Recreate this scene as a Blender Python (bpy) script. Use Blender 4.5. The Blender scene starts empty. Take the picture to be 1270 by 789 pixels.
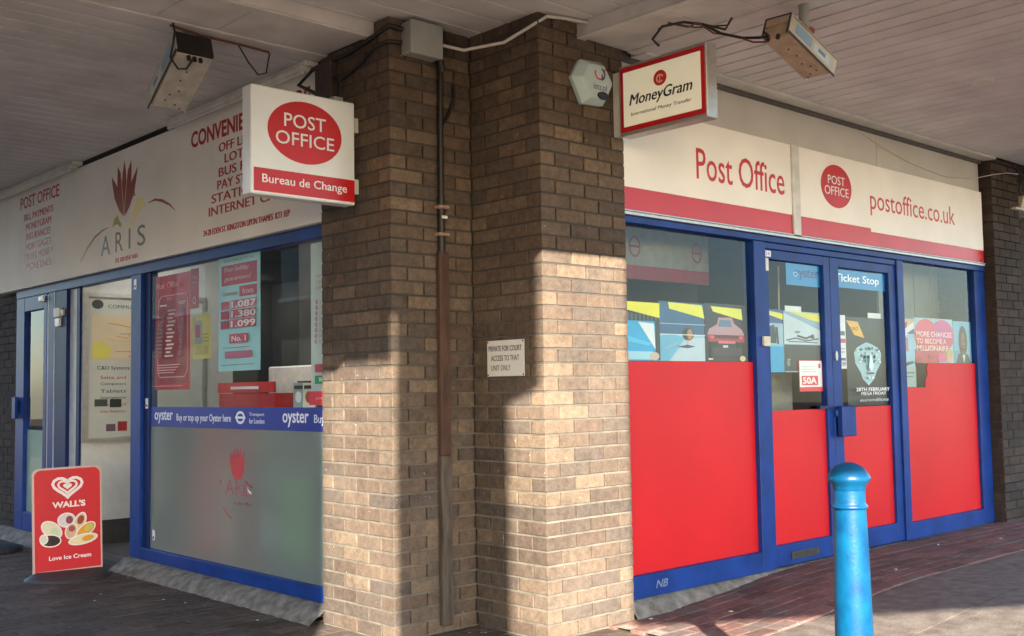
import bpy, bmesh, math, random
from mathutils import Vector, Matrix, Euler
random.seed(7)
S = bpy.context.scene
C = S.collection
# ---------------------------------------------------------------- camera
cam_d = bpy.data.cameras.new('camera'); cam = bpy.data.objects.new('camera', cam_d); C.objects.link(cam)
cam_d.sensor_width = 36.0; cam_d.lens = 36.0*1349.23/1270.0; cam_d.clip_end = 500; cam_d.clip_start = .05
_r = Vector((0.73531316, -0.67754012, -0.01593592)); _u = Vector((-0.03222142, -0.05843675, 0.99777098))
_f = Vector((0.67696111, 0.73316065, 0.06480061))
cam.matrix_world = Matrix(((_r.x, _u.x, -_f.x, -3.3973), (_r.y, _u.y, -_f.y, -4.0481), (_r.z, _u.z, -_f.z, 1.3039), (0, 0, 0, 1)))
S.camera = cam
# ---------------------------------------------------------------- world, sun, exposure
SUN_EL = math.radians(23.7)
SDX, SDY = -0.62, -0.785                       # horizontal direction towards the sun
W = bpy.data.worlds.new('World'); S.world = W; W.use_nodes = True
nt = W.node_tree; bg = nt.nodes['Background']; sky = nt.nodes.new('ShaderNodeTexSky')
sky.sky_type = 'NISHITA'; sky.sun_disc = False; sky.sun_elevation = SUN_EL
sky.sun_rotation = math.atan2(SDX, SDY); sky.air_density = 1.0; sky.dust_density = 0.8; sky.ozone_density = 1.6
nt.links.new(sky.outputs[0], bg.inputs[0]); bg.inputs[1].default_value = 0.135
sd = bpy.data.lights.new('sun', 'SUN'); sd.energy = 5.0; sd.angle = math.radians(0.5); sd.color = (1.0, 0.92, 0.78)
so = bpy.data.objects.new('sun', sd); C.objects.link(so)
sdir = Vector((SDX*math.cos(SUN_EL), SDY*math.cos(SUN_EL), math.sin(SUN_EL))).normalized()
so.rotation_euler = sdir.to_track_quat('Z', 'Y').to_euler(); so.location = (-10, -20, 12)
S.view_settings.view_transform = 'Standard'; S.view_settings.look = 'None'
S.view_settings.exposure = 2.42; S.view_settings.gamma = 1.0

# ---------------------------------------------------------------- materials
MATS = {}
def mat(name, col, rough=.6, var=.12, scale=14., metal=0., bump=0., col2=None, detail=5., emit=0., spec=.5, stretch=None, coat=0.):
    if name in MATS: return MATS[name]
    m = bpy.data.materials.new(name); m.use_nodes = True; MATS[name] = m
    n = m.node_tree.nodes; l = m.node_tree.links; b = n['Principled BSDF']
    b.inputs['Roughness'].default_value = rough; b.inputs['Metallic'].default_value = metal
    b.inputs['Specular IOR Level'].default_value = spec; b.inputs['Coat Weight'].default_value = coat
    if var > 0 or bump > 0 or col2:
        g = n.new('ShaderNodeNewGeometry'); src = g.outputs['Position']
        if stretch:
            mp = n.new('ShaderNodeMapping'); mp.inputs['Scale'].default_value = stretch; l.new(src, mp.inputs[0]); src = mp.outputs[0]
        t = n.new('ShaderNodeTexNoise'); t.inputs['Scale'].default_value = scale; t.inputs['Detail'].default_value = detail
        l.new(src, t.inputs['Vector'])
        cr = n.new('ShaderNodeMapRange'); cr.inputs['From Min'].default_value = .32; cr.inputs['From Max'].default_value = .68
        l.new(t.outputs['Fac'], cr.inputs['Value'])
        mx = n.new('ShaderNodeMix'); mx.data_type = 'RGBA'; l.new(cr.outputs[0], mx.inputs['Factor'])
        c2 = col2 or tuple(min(1, c*(1+var)) for c in col)
        c1 = col if col2 else tuple(c*(1-var) for c in col)
        mx.inputs['A'].default_value = (*c1, 1); mx.inputs['B'].default_value = (*c2, 1)
        l.new(mx.outputs['Result'], b.inputs['Base Color'])
        if bump > 0:
            bp = n.new('ShaderNodeBump'); bp.inputs['Strength'].default_value = bump; bp.inputs['Distance'].default_value = .01
            t2 = n.new('ShaderNodeTexNoise'); t2.inputs['Scale'].default_value = scale*6; t2.inputs['Detail'].default_value = 6
            l.new(src, t2.inputs['Vector']); l.new(t2.outputs['Fac'], bp.inputs['Height']); l.new(bp.outputs[0], b.inputs['Normal'])
    else:
        b.inputs['Base Color'].default_value = (*col, 1)
    if emit > 0:
        b.inputs['Emission Color'].default_value = (*col, 1); b.inputs['Emission Strength'].default_value = emit
    return m
def flat(hexs, rough=.45, emit=0):
    h = hexs.lstrip('#'); k = 'print_'+h+('e' if emit else '')
    lin = tuple(((int(h[i:i+2], 16)/255+.055)/1.055)**2.4 if int(h[i:i+2], 16) > 10 else int(h[i:i+2], 16)/255/12.92 for i in (0, 2, 4))
    return mat(k, lin, rough, var=.05, scale=6, emit=emit)
def brick_material(name, use_attr, c=((.088, .061, .045), (.156, .112, .077)), greyc=(.074, .060, .051)):
    m = bpy.data.materials.new(name); m.use_nodes = True
    n = m.node_tree.nodes; l = m.node_tree.links; b = n['Principled BSDF']
    if use_attr:
        s = n.new('ShaderNodeAttribute'); s.attribute_name = 'tint'; so_ = s.outputs['Color']
    else:
        s = n.new('ShaderNodeObjectInfo'); so_ = s.outputs['Color']
    sep = n.new('ShaderNodeSeparateColor'); l.new(so_, sep.inputs[0])
    g = n.new('ShaderNodeNewGeometry')
    t = n.new('ShaderNodeTexNoise'); t.inputs['Scale'].default_value = 22; t.inputs['Detail'].default_value = 8; t.inputs['Roughness'].default_value = .7
    l.new(g.outputs['Position'], t.inputs['Vector'])
    t3 = n.new('ShaderNodeTexNoise'); t3.inputs['Scale'].default_value = 190; t3.inputs['Detail'].default_value = 4
    mp = n.new('ShaderNodeMapping'); mp.inputs['Scale'].default_value = (1, 1, .45); l.new(g.outputs['Position'], mp.inputs[0]); l.new(mp.outputs[0], t3.inputs['Vector'])
    big = n.new('ShaderNodeTexNoise'); big.inputs['Scale'].default_value = 2.2; big.inputs['Detail'].default_value = 3; l.new(g.outputs['Position'], big.inputs['Vector'])
    m1 = n.new('ShaderNodeMix'); m1.data_type = 'RGBA'; l.new(sep.outputs[0], m1.inputs['Factor'])
    m1.inputs['A'].default_value = (*c[0], 1); m1.inputs['B'].default_value = (*c[1], 1)
    m2 = n.new('ShaderNodeMix'); m2.data_type = 'RGBA'; l.new(sep.outputs[1], m2.inputs['Factor'])
    l.new(m1.outputs['Result'], m2.inputs['A']); m2.inputs['B'].default_value = (*greyc, 1)
    m3 = n.new('ShaderNodeMix'); m3.data_type = 'RGBA'; m3.blend_type = 'MULTIPLY'; m3.inputs['Factor'].default_value = 1
    rr = n.new('ShaderNodeMapRange'); rr.inputs['From Min'].default_value = .3; rr.inputs['From Max'].default_value = .7
    rr.inputs['To Min'].default_value = .62; rr.inputs['To Max'].default_value = 1.3
    ad = n.new('ShaderNodeMath'); ad.operation = 'ADD'; l.new(t.outputs['Fac'], ad.inputs[0])
    sb = n.new('ShaderNodeMath'); sb.operation = 'MULTIPLY_ADD'; l.new(t3.outputs['Fac'], sb.inputs[0]); sb.inputs[1].default_value = .55; sb.inputs[2].default_value = -.275
    l.new(sb.outputs[0], ad.inputs[1])
    sb2 = n.new('ShaderNodeMath'); sb2.operation = 'MULTIPLY_ADD'; l.new(big.outputs['Fac'], sb2.inputs[0]); sb2.inputs[1].default_value = .5; sb2.inputs[2].default_value = -.25
    ad2 = n.new('ShaderNodeMath'); ad2.operation = 'ADD'; l.new(ad.outputs[0], ad2.inputs[0]); l.new(sb2.outputs[0], ad2.inputs[1])
    l.new(ad2.outputs[0], rr.inputs['Value']); l.new(m2.outputs['Result'], m3.inputs['A'])
    cb = n.new('ShaderNodeCombineColor'); [l.new(rr.outputs[0], cb.inputs[i]) for i in range(3)]
    l.new(cb.outputs[0], m3.inputs['B'])
    # pale lime specks
    v = n.new('ShaderNodeTexNoise'); v.inputs['Scale'].default_value = 55; v.inputs['Detail'].default_value = 1; l.new(g.outputs['Position'], v.inputs['Vector'])
    vr = n.new('ShaderNodeMapRange'); vr.inputs['From Min'].default_value = .77; vr.inputs['From Max'].default_value = .80; l.new(v.outputs['Fac'], vr.inputs['Value'])
    m4 = n.new('ShaderNodeMix'); m4.data_type = 'RGBA'; l.new(vr.outputs[0], m4.inputs['Factor']); l.new(m3.outputs['Result'], m4.inputs['A'])
    m4.inputs['B'].default_value = (.4, .37, .32, 1)
    l.new(m4.outputs['Result'], b.inputs['Base Color'])
    bp = n.new('ShaderNodeBump'); bp.inputs['Strength'].default_value = .55; bp.inputs['Distance'].default_value = .004
    l.new(t3.outputs['Fac'], bp.inputs['Height']); l.new(bp.outputs[0], b.inputs['Normal'])
    b.inputs['Roughness'].default_value = .85; b.inputs['Specular IOR Level'].default_value = .3
    return m
def glass_material(name, tint=(.95, .97, .965), refl=1.0):
    m = bpy.data.materials.new(name); m.use_nodes = True; n = m.node_tree.nodes; l = m.node_tree.links
    n.remove(n['Principled BSDF']); o = n['Material Output']
    t = n.new('ShaderNodeBsdfTransparent'); t.inputs[0].default_value = (*tint, 1)
    g = n.new('ShaderNodeBsdfGlossy'); g.inputs['Roughness'].default_value = .012
    f = n.new('ShaderNodeFresnel'); f.inputs['IOR'].default_value = 1.38
    gm = n.new('ShaderNodeNewGeometry'); iv = n.new('ShaderNodeMath'); iv.operation = 'SUBTRACT'; iv.inputs[0].default_value = 1; l.new(gm.outputs['Backfacing'], iv.inputs[1])
    ml = n.new('ShaderNodeMath'); ml.operation = 'MULTIPLY'; l.new(iv.outputs[0], ml.inputs[0]); l.new(f.outputs[0], ml.inputs[1])
    x = n.new('ShaderNodeMixShader'); l.new(ml.outputs[0], x.inputs[0]); l.new(t.outputs[0], x.inputs[1]); l.new(g.outputs[0], x.inputs[2])
    l.new(x.outputs[0], o.inputs[0]); return m
def frosted_material():
    m = bpy.data.materials.new('frosted_film'); m.use_nodes = True; n = m.node_tree.nodes; l = m.node_tree.links
    b = n['Principled BSDF']; o = n['Material Output']
    b.inputs['Base Color'].default_value = (.36, .44, .415, 1); b.inputs['Roughness'].default_value = .13
    rf = n.new('ShaderNodeBsdfRefraction'); rf.inputs['IOR'].default_value = 1.25; rf.inputs['Roughness'].default_value = .42; rf.inputs[0].default_value = (.8, .88, .86, 1)
    tr = n.new('ShaderNodeBsdfTranslucent'); tr.inputs[0].default_value = (.5, .56, .55, 1)
    x0 = n.new('ShaderNodeMixShader'); x0.inputs[0].default_value = .75; l.new(tr.outputs[0], x0.inputs[1]); l.new(rf.outputs[0], x0.inputs[2])
    x = n.new('ShaderNodeMixShader'); x.inputs[0].default_value = .42
    l.new(x0.outputs[0], x.inputs[1]); l.new(b.outputs[0], x.inputs[2]); l.new(x.outputs[0], o.inputs[0]); return m

M_BRICK = brick_material('brown_brick', False); M_BRICKA = brick_material('brown_brick_joined', True)
M_BRICKD = brick_material('dark_brown_brick', True, c=((.034, .024, .020), (.062, .044, .036)), greyc=(.034, .028, .026))  # darker version of the brown brick for the end pier and walls
M_SETT = brick_material('brown_sett', True, c=((.058, .038, .029), (.105, .076, .058)), greyc=(.075, .062, .052))
M_PAVER = brick_material('red_paver', False, c=((.10, .058, .048), (.19, .095, .078)), greyc=(.12, .10, .088))
M_GLASS = glass_material('window_glass'); M_FROST = frosted_material()
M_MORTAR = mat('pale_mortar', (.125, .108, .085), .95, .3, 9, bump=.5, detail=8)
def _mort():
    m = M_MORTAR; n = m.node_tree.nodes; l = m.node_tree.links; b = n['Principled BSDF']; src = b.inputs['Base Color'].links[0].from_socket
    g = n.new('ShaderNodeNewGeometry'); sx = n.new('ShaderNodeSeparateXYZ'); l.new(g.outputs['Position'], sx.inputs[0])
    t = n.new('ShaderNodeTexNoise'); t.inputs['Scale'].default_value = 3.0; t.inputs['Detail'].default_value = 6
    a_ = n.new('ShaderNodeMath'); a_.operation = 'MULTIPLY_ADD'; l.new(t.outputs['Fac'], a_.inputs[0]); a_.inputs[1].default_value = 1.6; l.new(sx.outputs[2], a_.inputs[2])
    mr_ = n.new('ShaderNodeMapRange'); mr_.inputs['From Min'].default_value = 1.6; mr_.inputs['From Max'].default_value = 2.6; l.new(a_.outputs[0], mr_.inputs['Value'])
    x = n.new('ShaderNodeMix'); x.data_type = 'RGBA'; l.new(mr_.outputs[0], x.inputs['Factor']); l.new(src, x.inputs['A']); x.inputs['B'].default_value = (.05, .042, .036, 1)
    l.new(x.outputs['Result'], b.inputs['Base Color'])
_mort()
M_CORE = mat('raked_joint', (.045, .035, .03), .95, .2, 20)
M_BLUE = mat('blue_painted_frame', (.009, .040, .21), .4, .22, 5, bump=.03, spec=.2)
M_NAVY = mat('dark_blue_frame', (.007, .022, .10), .45, .15, 6, spec=.2)
M_WHITE = mat('white_sign_face', (.76, .82, .86), .32, .05, 3)
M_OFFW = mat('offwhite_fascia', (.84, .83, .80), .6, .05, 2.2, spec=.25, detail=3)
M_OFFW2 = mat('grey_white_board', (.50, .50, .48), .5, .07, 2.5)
M_RED = mat('red_sign_vinyl', (.52, .008, .014), .35, .08, 4)
M_REDFILM = mat('red_window_film', (.57, .009, .014), .4, .07, 1.6, detail=3, spec=.28)
M_CEIL = mat('painted_soffit', (.60, .595, .61), .6, .12, 3.0, detail=6)
M_CEIL2 = mat('soffit_panel_paint', (.61, .59, .58), .6, .15, 4.0, detail=6)
M_GAP = mat('dark_soffit_gap', (.03, .026, .025), .9, .1)
M_ALU = mat('aluminium_trim', (.45, .45, .44), .38, .1, 20, metal=.6)
M_BATTEN = mat('white_batten_paint', (.60, .60, .57), .45, .12, 6)
M_BLACK = mat('black_rubber', (.035, .035, .037), .6, .2, 30, bump=.2)
M_CABLE = mat('black_cable', (.012, .011, .011), .5, .1)
M_WCABLE = mat('white_cable_sheath', (.6, .58, .53), .5, .1)
M_GREYBOX = mat('grey_plastic', (.30, .32, .31), .5, .1, 8)
M_CONC = mat('rough_concrete', (.09, .080, .066), .95, scale=14, bump=.6, col2=(.24, .22, .19), detail=10)
M_ASPH = mat('brown_worn_asphalt', (.070, .047, .034), .95, scale=9, bump=1.0, col2=(.19, .14, .10), detail=12, spec=.15)
M_SLAB = mat('worn_paving_slab', (.080, .060, .050), .85, scale=11, bump=.6, col2=(.15, .125, .10), detail=12)
M_RUST = mat('rusty_steel', (.04, .020, .015), .85, scale=7, bump=.5, col2=(.085, .042, .028), detail=9, stretch=(3, 3, .7))
M_WEATHER = mat('weathered_grey_steel', (.035, .026, .020), .85, scale=8, bump=.6, col2=(.105, .083, .066), detail=9, stretch=(4, 4, .6))
M_COPPER = mat('pinkish_clamp_metal', (.33, .20, .15), .6, .2, 20)
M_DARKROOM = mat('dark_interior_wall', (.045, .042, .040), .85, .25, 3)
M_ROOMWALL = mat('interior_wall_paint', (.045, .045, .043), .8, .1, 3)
M_FLOOR = mat('interior_floor_lino', (.07, .065, .06), .5, .2, 8)
M_CYAN = mat('cyan_blue_bollard_paint', (.0006, .040, .112), .38, .2, 16, bump=.1, spec=.3, col2=(.001, .075, .165), detail=9)

# ---------------------------------------------------------------- building helpers
def frameR(y0):  return lambda u, v, n: Vector((u, y0-n, v))          # faces -y ; u = x
def frameL(x0):  return lambda u, v, n: Vector((x0-n, -u, v))         # faces -x ; u = -y
class MB:
    def __init__(s): s.v = []; s.f = []; s.m = []; s.mats = []; s.smooth = []
    def mi(s, m):
        if m not in s.mats: s.mats.append(m)
        return s.mats.index(m)
    def add(s, vs, fs, m, sm=False):
        o = len(s.v); s.v += [Vector(p) for p in vs]; i = s.mi(m)
        for f in fs: s.f.append([o+k for k in f]); s.m.append(i); s.smooth.append(sm)
        return s
    def box(s, F, u0, u1, v0, v1, n0, n1, m):
        P = [F(a, b, c) for c in (n0, n1) for (a, b) in ((u0, v0), (u1, v0), (u1, v1), (u0, v1))]
        return s.add(P, [(3, 2, 1, 0), (4, 5, 6, 7), (0, 1, 5, 4), (1, 2, 6, 5), (2, 3, 7, 6), (3, 0, 4, 7)], m)
    def wbox(s, x0, x1, y0, y1, z0, z1, m):
        return s.box(lambda a, b, c: Vector((a, b, c)), x0, x1, y0, y1, z0, z1, m)
    def prism(s, F, pts, n0, n1, m):
        k = len(pts); P = [F(a, b, n0) for a, b in pts]+[F(a, b, n1) for a, b in pts]
        fs = [tuple(range(k, 2*k)), tuple(range(k-1, -1, -1))]+[(i, (i+1) % k, k+(i+1) % k, k+i) for i in range(k)]
        return s.add(P, fs, m)
    def oval(s, F, cu, cv, ru, rv, n0, n1, m, k=32, a0=0):
        return s.prism(F, [(cu+ru*math.cos(a0+2*math.pi*i/k), cv+rv*math.sin(a0+2*math.pi*i/k)) for i in range(k)], n0, n1, m)
    def ring(s, F, cu, cv, ru, rv, w, n0, n1, m, k=28):
        pts = [(cu+ru*math.cos(2*math.pi*i/k), cv+rv*math.sin(2*math.pi*i/k)) for i in range(k+1)]
        return s.line(F, pts, w, n0, n1, m)
    def line(s, F, pts, w, n0, n1, m):
        ws = w if isinstance(w, (list, tuple)) else [w]*len(pts)
        L = []; Rr = []
        for i, (a, b) in enumerate(pts):
            p = pts[max(0, i-1)]; q = pts[min(len(pts)-1, i+1)]
            d = Vector((q[0]-p[0], q[1]-p[1])); d = d.normalized() if d.length > 0 else Vector((1, 0)); t = Vector((-d.y, d.x))*ws[i]/2
            L.append((a+t.x, b+t.y)); Rr.append((a-t.x, b-t.y))
        for i in range(len(pts)-1): s.prism(F, [L[i], Rr[i], Rr[i+1], L[i+1]], n0, n1, m)
        return s
    def tube(s, pts, r, m, k=8, caps=True):
        pts = [Vector(p) for p in pts]; rs = r if isinstance(r, (list, tuple)) else [r]*len(pts); o = []; prev = None
        for i, p in enumerate(pts):
            d = (pts[min(i+1, len(pts)-1)]-pts[max(i-1, 0)]).normalized()
            if prev is None: a = d.orthogonal().normalized()
            else: a = (prev-d*prev.dot(d)).normalized()
            prev = a; b = d.cross(a)
            o += [p+(a*math.cos(2*math.pi*j/k)+b*math.sin(2*math.pi*j/k))*rs[i] for j in range(k)]
        fs = [(i*k+j, i*k+(j+1) % k, (i+1)*k+(j+1) % k, (i+1)*k+j) for i in range(len(pts)-1) for j in range(k)]
        s.add(o, fs, m, True)
        if caps: s.add(o[:k], [tuple(range(k-1, -1, -1))], m); s.add(o[-k:], [tuple(range(k))], m)
        return s
    def lathe(s, x, y, prof, m, k=32, z0=0):
        P = [Vector((x+r*math.cos(2*math.pi*j/k), y+r*math.sin(2*math.pi*j/k), z0+z)) for r, z in prof for j in range(k)]
        fs = [(i*k+j, i*k+(j+1) % k, (i+1)*k+(j+1) % k, (i+1)*k+j) for i in range(len(prof)-1) for j in range(k)]
        return s.add(P, fs, m, True)
    def text(s, F, t, u0, u1, v0, v1, n0, m, th=.0008, bold=0., shear=0., spacing=1.0):
        cu = bpy.data.curves.new('t', 'FONT'); cu.body = t; cu.extrude = .004; cu.offset = bold; cu.resolution_u = 3; cu.shear = shear; cu.space_character = spacing
        ob = bpy.data.objects.new('t', cu); C.objects.link(ob); dg = bpy.context.evaluated_depsgraph_get(); dg.update()
        me = bpy.data.meshes.new_from_object(ob.evaluated_get(dg))
        xs = [v.co.x for v in me.vertices]; ys = [v.co.y for v in me.vertices]
        if xs:
            x0, x1, y0, y1 = min(xs), max(xs), min(ys), max(ys)
            P = [F(u0+(v.co.x-x0)/(x1-x0)*(u1-u0), v0+(v.co.y-y0)/(y1-y0)*(v1-v0), n0+(th if v.co.z > 0 else 0)) for v in me.vertices]
            s.add(P, [tuple(p.vertices) for p in me.polygons], m)
        bpy.data.objects.remove(ob); bpy.data.meshes.remove(me); bpy.data.curves.remove(cu)
        return s
    def build(s, name, parent=None, origin=None, bevel=0., label=None):
        org = Vector(origin) if origin is not None else (Vector(parent['_o']) if parent is not None else Vector((0, 0, 0)))
        me = bpy.data.meshes.new(name); me.from_pydata([p-org for p in s.v], [], s.f)
        for m in s.mats: me.materials.append(m)
        me.polygons.foreach_set('material_index', s.m); me.polygons.foreach_set('use_smooth', s.smooth)
        bm = bmesh.new(); bm.from_mesh(me)
        bmesh.ops.recalc_face_normals(bm, faces=bm.faces)
        if bevel > 0:
            bmesh.ops.bevel(bm, geom=[e for e in bm.edges if len(e.link_faces) == 2 and e.calc_face_angle(0) > .6], offset=bevel, segments=1, affect='EDGES', clamp_overlap=True)
        bm.to_mesh(me); bm.free(); me.update()
        o = bpy.data.objects.new(name, me); C.objects.link(o)
        if parent is not None: o.parent = parent
        else: o.location = org
        if parent is not None and origin is not None: o.location = org-Vector(parent['_o'])
        o['_o'] = list(org)
        if label: o['label'] = label
        return o
def tag(o, label, cat, group=None):
    o['label'] = label; o['category'] = cat
    if group: o['group'] = group
    return o
def thing(name, loc, label, cat, group=None):
    o = bpy.data.objects.new(name, None); C.objects.link(o); o.location = loc; o['_o'] = list(loc); o.empty_display_size = .05
    return tag(o, label, cat, group)
def structure(mb, name, origin=(0, 0, 0), bevel=0.):
    o = mb.build(name, origin=origin, bevel=bevel); o['kind'] = 'structure'; return o
def arc(cx, cy, rx, ry, a0, a1, k=14):
    return [(cx+rx*math.cos(math.radians(a0+(a1-a0)*i/k)), cy+ry*math.sin(math.radians(a0+(a1-a0)*i/k))) for i in range(k+1)]

# ================================================================ GROUND
def gz(x):
    t = min(1, max(0, (x-1.2)/2.0)); return .085*t*t*(3-2*t)
gxs = [-60, -20, -8, -4, -2, 0, 1.0]+[1.2+.2*i for i in range(11)]+[4, 6, 9, 20, 60]
gys = [-60, -20, -8, -4, -2, 0, 2, 4, 8, 20, 60]
g = MB(); P = [Vector((x, y, gz(x))) for x in gxs for y in gys]; ny = len(gys)
g.add(P, [(i*ny+j, (i+1)*ny+j, (i+1)*ny+j+1, i*ny+j+1) for i in range(len(gxs)-1) for j in range(ny-1)], M_ASPH)
ground = structure(g, 'ground')

# red brick paving in front of the right shop, and the big slabs outside it
pv = MB()
for i in range(22):
    x0 = 1.04+i*.3; x1 = x0+.3
    pv.add([(x0, -.745, gz(x0)+.012), (x1, -.745, gz(x1)+.012), (x1, .06, gz(x1)+.012), (x0, .06, gz(x0)+.012)], [(0, 1, 2, 3)], mat('sandy_joint', (.24, .21, .17), .95, .3, 20))
paving = structure(pv, 'brick_paving')
def box_mesh(name, lx, ly, lz, m, bev=.003):
    bm = bmesh.new(); bmesh.ops.create_cube(bm, size=1)
    bmesh.ops.scale(bm, vec=(lx, ly, lz), verts=bm.verts)
    if bev: bmesh.ops.bevel(bm, geom=bm.edges[:], offset=bev, segments=1, affect='EDGES')
    me = bpy.data.meshes.new(name); bm.to_mesh(me); bm.free(); me.materials.append(m); return me
pm = box_mesh('brick', .194, .094, .03, M_PAVER, .004)
cnt = 0
for r_ in range(8):
    for c_ in range(30):
        x = 1.12+c_*.2+(.1 if r_ % 2 else 0); y = .01-r_*.1
        if x > 6.9: continue
        o = bpy.data.objects.new('brick', pm); C.objects.link(o); o.parent = paving
        o.location = (x, y, gz(x)+.004+random.uniform(-.0015, .002)); sl = math.atan2(gz(x+.1)-gz(x-.1), .2)
        o.rotation_euler = (random.uniform(-.008, .008), -sl+random.uniform(-.006, .006), random.uniform(-.01, .01))
        o.color = (random.random(), random.choice([0, 0, .1, .25, .7]), 0, 1); cnt += 1
slabs = MB()
slabs.wbox(.99, 1.0, -1.92, -.75, -.02, .004, M_CORE)
slab_root = structure(slabs, 'slab_paving')
for r_ in range(3):
    y1 = -.752-r_*.56; y0 = y1-.552
    for c_ in range(8):
        x0 = 1.0+c_*.9+(.45 if r_ % 2 else 0)-.9*(r_ % 2); x1 = x0+.892
        x0 = max(x0, 1.002)
        if x1-x0 < .1: continue
        s_ = MB(); k = 6; up = []; 
        for i in range(k+1):
            xx = x0+(x1-x0)*i/k; up += [(xx, y0), (xx, y1)]
        V = [(a, b, gz(a)+.012) for a, b in up]+[(a, b, gz(a)-.02) for a, b in up]; nn = len(up)
        F_ = [(2*i, 2*i+2, 2*i+3, 2*i+1) for i in range(k)]+[(2*i, nn+2*i, nn+2*i+2, 2*i+2) for i in range(k)]+[(2*i+1, 2*i+3, nn+2*i+3, nn+2*i+1) for i in range(k)]
        F_ += [(0, 1, nn+1, nn), (nn-2, 2*nn-2, 2*nn-1, nn-1)]
        s_.add(V, F_, M_SLAB); s_.build('paving_slab', slab_root)

# small brown setts round the left shop and the pillar foot
ss = MB(); sst = []
rs_ = random.Random(4); nrow = 0; yy = -1.9
while yy < 7.4:
    xx = -3.2-(.1 if nrow % 2 else 0)
    while xx < .985:
        x1 = min(xx+.195, .985)
        if not (xx > .62 and yy > .62) and not (xx > .15 and yy > .7) and x1-xx > .03:
            dz = rs_.uniform(-.0015, .0015); tx = rs_.uniform(-.0012, .0012)
            V = [(xx, yy, -.01), (x1, yy, -.01), (x1, yy+.095, -.01), (xx, yy+.095, -.01), (xx+.002, yy+.002, .008+dz+tx), (x1-.002, yy+.002, .008+dz-tx), (x1-.002, yy+.093, .008+dz), (xx+.002, yy+.093, .008+dz)]
            ss.add(V, [(4, 5, 6, 7), (0, 1, 5, 4), (1, 2, 6, 5), (2, 3, 7, 6), (3, 0, 4, 7)], M_SETT)
            sst += [(rs_.random(), rs_.choice([0, 0, .2, .6]), 0, 1)]*8
        xx += .2
    yy += .1; nrow += 1
sso = ss.build('sett_paving'); sso['kind'] = 'stuff'; sso['label'] = 'small worn brown setts paving the corner in front of the left shop'
t_ = sso.data.color_attributes.new('tint', 'FLOAT_COLOR', 'POINT')
for i, c_ in enumerate(sst): t_.data[i].color = c_

# ================================================================ BRICK CORNER PILLAR (re-entrant corner)
a = .5625; WID = .665; TOPZ = 3.31; ROW0 = 2.86
pillar = thing('brick_pillar', (.6, .6, 0), 'brown brick corner pillar with a deep notch, sunlit low down, between the two shopfronts', 'brick pillar')
core = MB(); rc = .013
core.wbox(rc, a+rc, a+rc, a+WID-.012, 0, TOPZ, M_CORE)
core.wbox(a+rc, a+WID-.012, rc, a+WID-.012, 0, TOPZ, M_CORE)
core.build('core', pillar)
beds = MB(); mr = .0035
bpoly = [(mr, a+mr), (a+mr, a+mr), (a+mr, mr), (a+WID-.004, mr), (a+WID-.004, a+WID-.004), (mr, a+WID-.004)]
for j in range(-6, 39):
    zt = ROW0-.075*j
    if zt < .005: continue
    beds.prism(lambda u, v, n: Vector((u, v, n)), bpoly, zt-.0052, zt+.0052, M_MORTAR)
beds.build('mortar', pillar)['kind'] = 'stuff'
bricks = []   # (cx, cy, cz, lx, ly, facearea)
st, hd, D_ = .215, .1025, .1025
for j in range(-6, 38):
    zc = ROW0-.075*j-.0375
    if zc-.033 < -.01: continue
    ah = (j % 2 == 1)           # face A shows a header at its corner on odd rows
    # corner brick P1 at (0,a)
    def ad(x0, x1, y0, y1, w=1.): bricks.append([(x0+x1)/2, (y0+y1)/2, zc, x1-x0, y1-y0, w])
    if ah:
        ad(0, st, a, a+hd, 1.6); yy = a+hd+.01
        for L in (st, st, hd): ad(0, D_, yy, yy+L, L/st); yy += L+.01
        xx = st+.01
        for L in (st, a-.01-2*st-.01+.0): 
            if L > .03: ad(xx, xx+L, a, a+D_, L/st*.8); xx += L+.01
    else:
        ad(0, hd, a, a+st, 1.5); yy = a+st+.01
        for L in (st, st): ad(0, D_, yy, yy+L, L/st); yy += L+.01
        xx = hd+.01
        for L in (st, st): ad(xx, xx+L-(.0 if L == st and xx < .2 else 0), a, a+D_, L/st*.8); xx += L+.01
    dh = (j % 2 == 0)           # face D shows a header at its corner on even rows
    if dh:
        ad(a, a+hd, 0, st, 1.6); xx = a+hd+.01
        for L in (st, st, hd): ad(xx, xx+L, 0, D_, L/st); xx += L+.01
        yy = st+.01
        for L in (st, a-2*st-.02-.0):
            if L > .03: ad(a, a+D_, yy, yy+L-.001, L/st*.75); yy += L+.01
    else:
        ad(a, a+st, 0, hd, 1.6); xx = a+st+.01
        for L in (st, st): ad(xx, xx+L, 0, D_, L/st); xx += L+.01
        yy = hd+.01
        for L in (st, st): ad(a, a+D_, yy, yy+L-.001, L/st*.75); yy += L+.01
order = sorted(range(len(bricks)), key=lambda i: -bricks[i][5]*(1+.05*random.random()))
meshes = {}; joined = MB(); jt = []
def tintc():
    r = random.random(); return (random.random()**1.2, random.choice([0, 0, .05, .15, .3, .7]) if r < .85 else .45, 0, 1)
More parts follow.
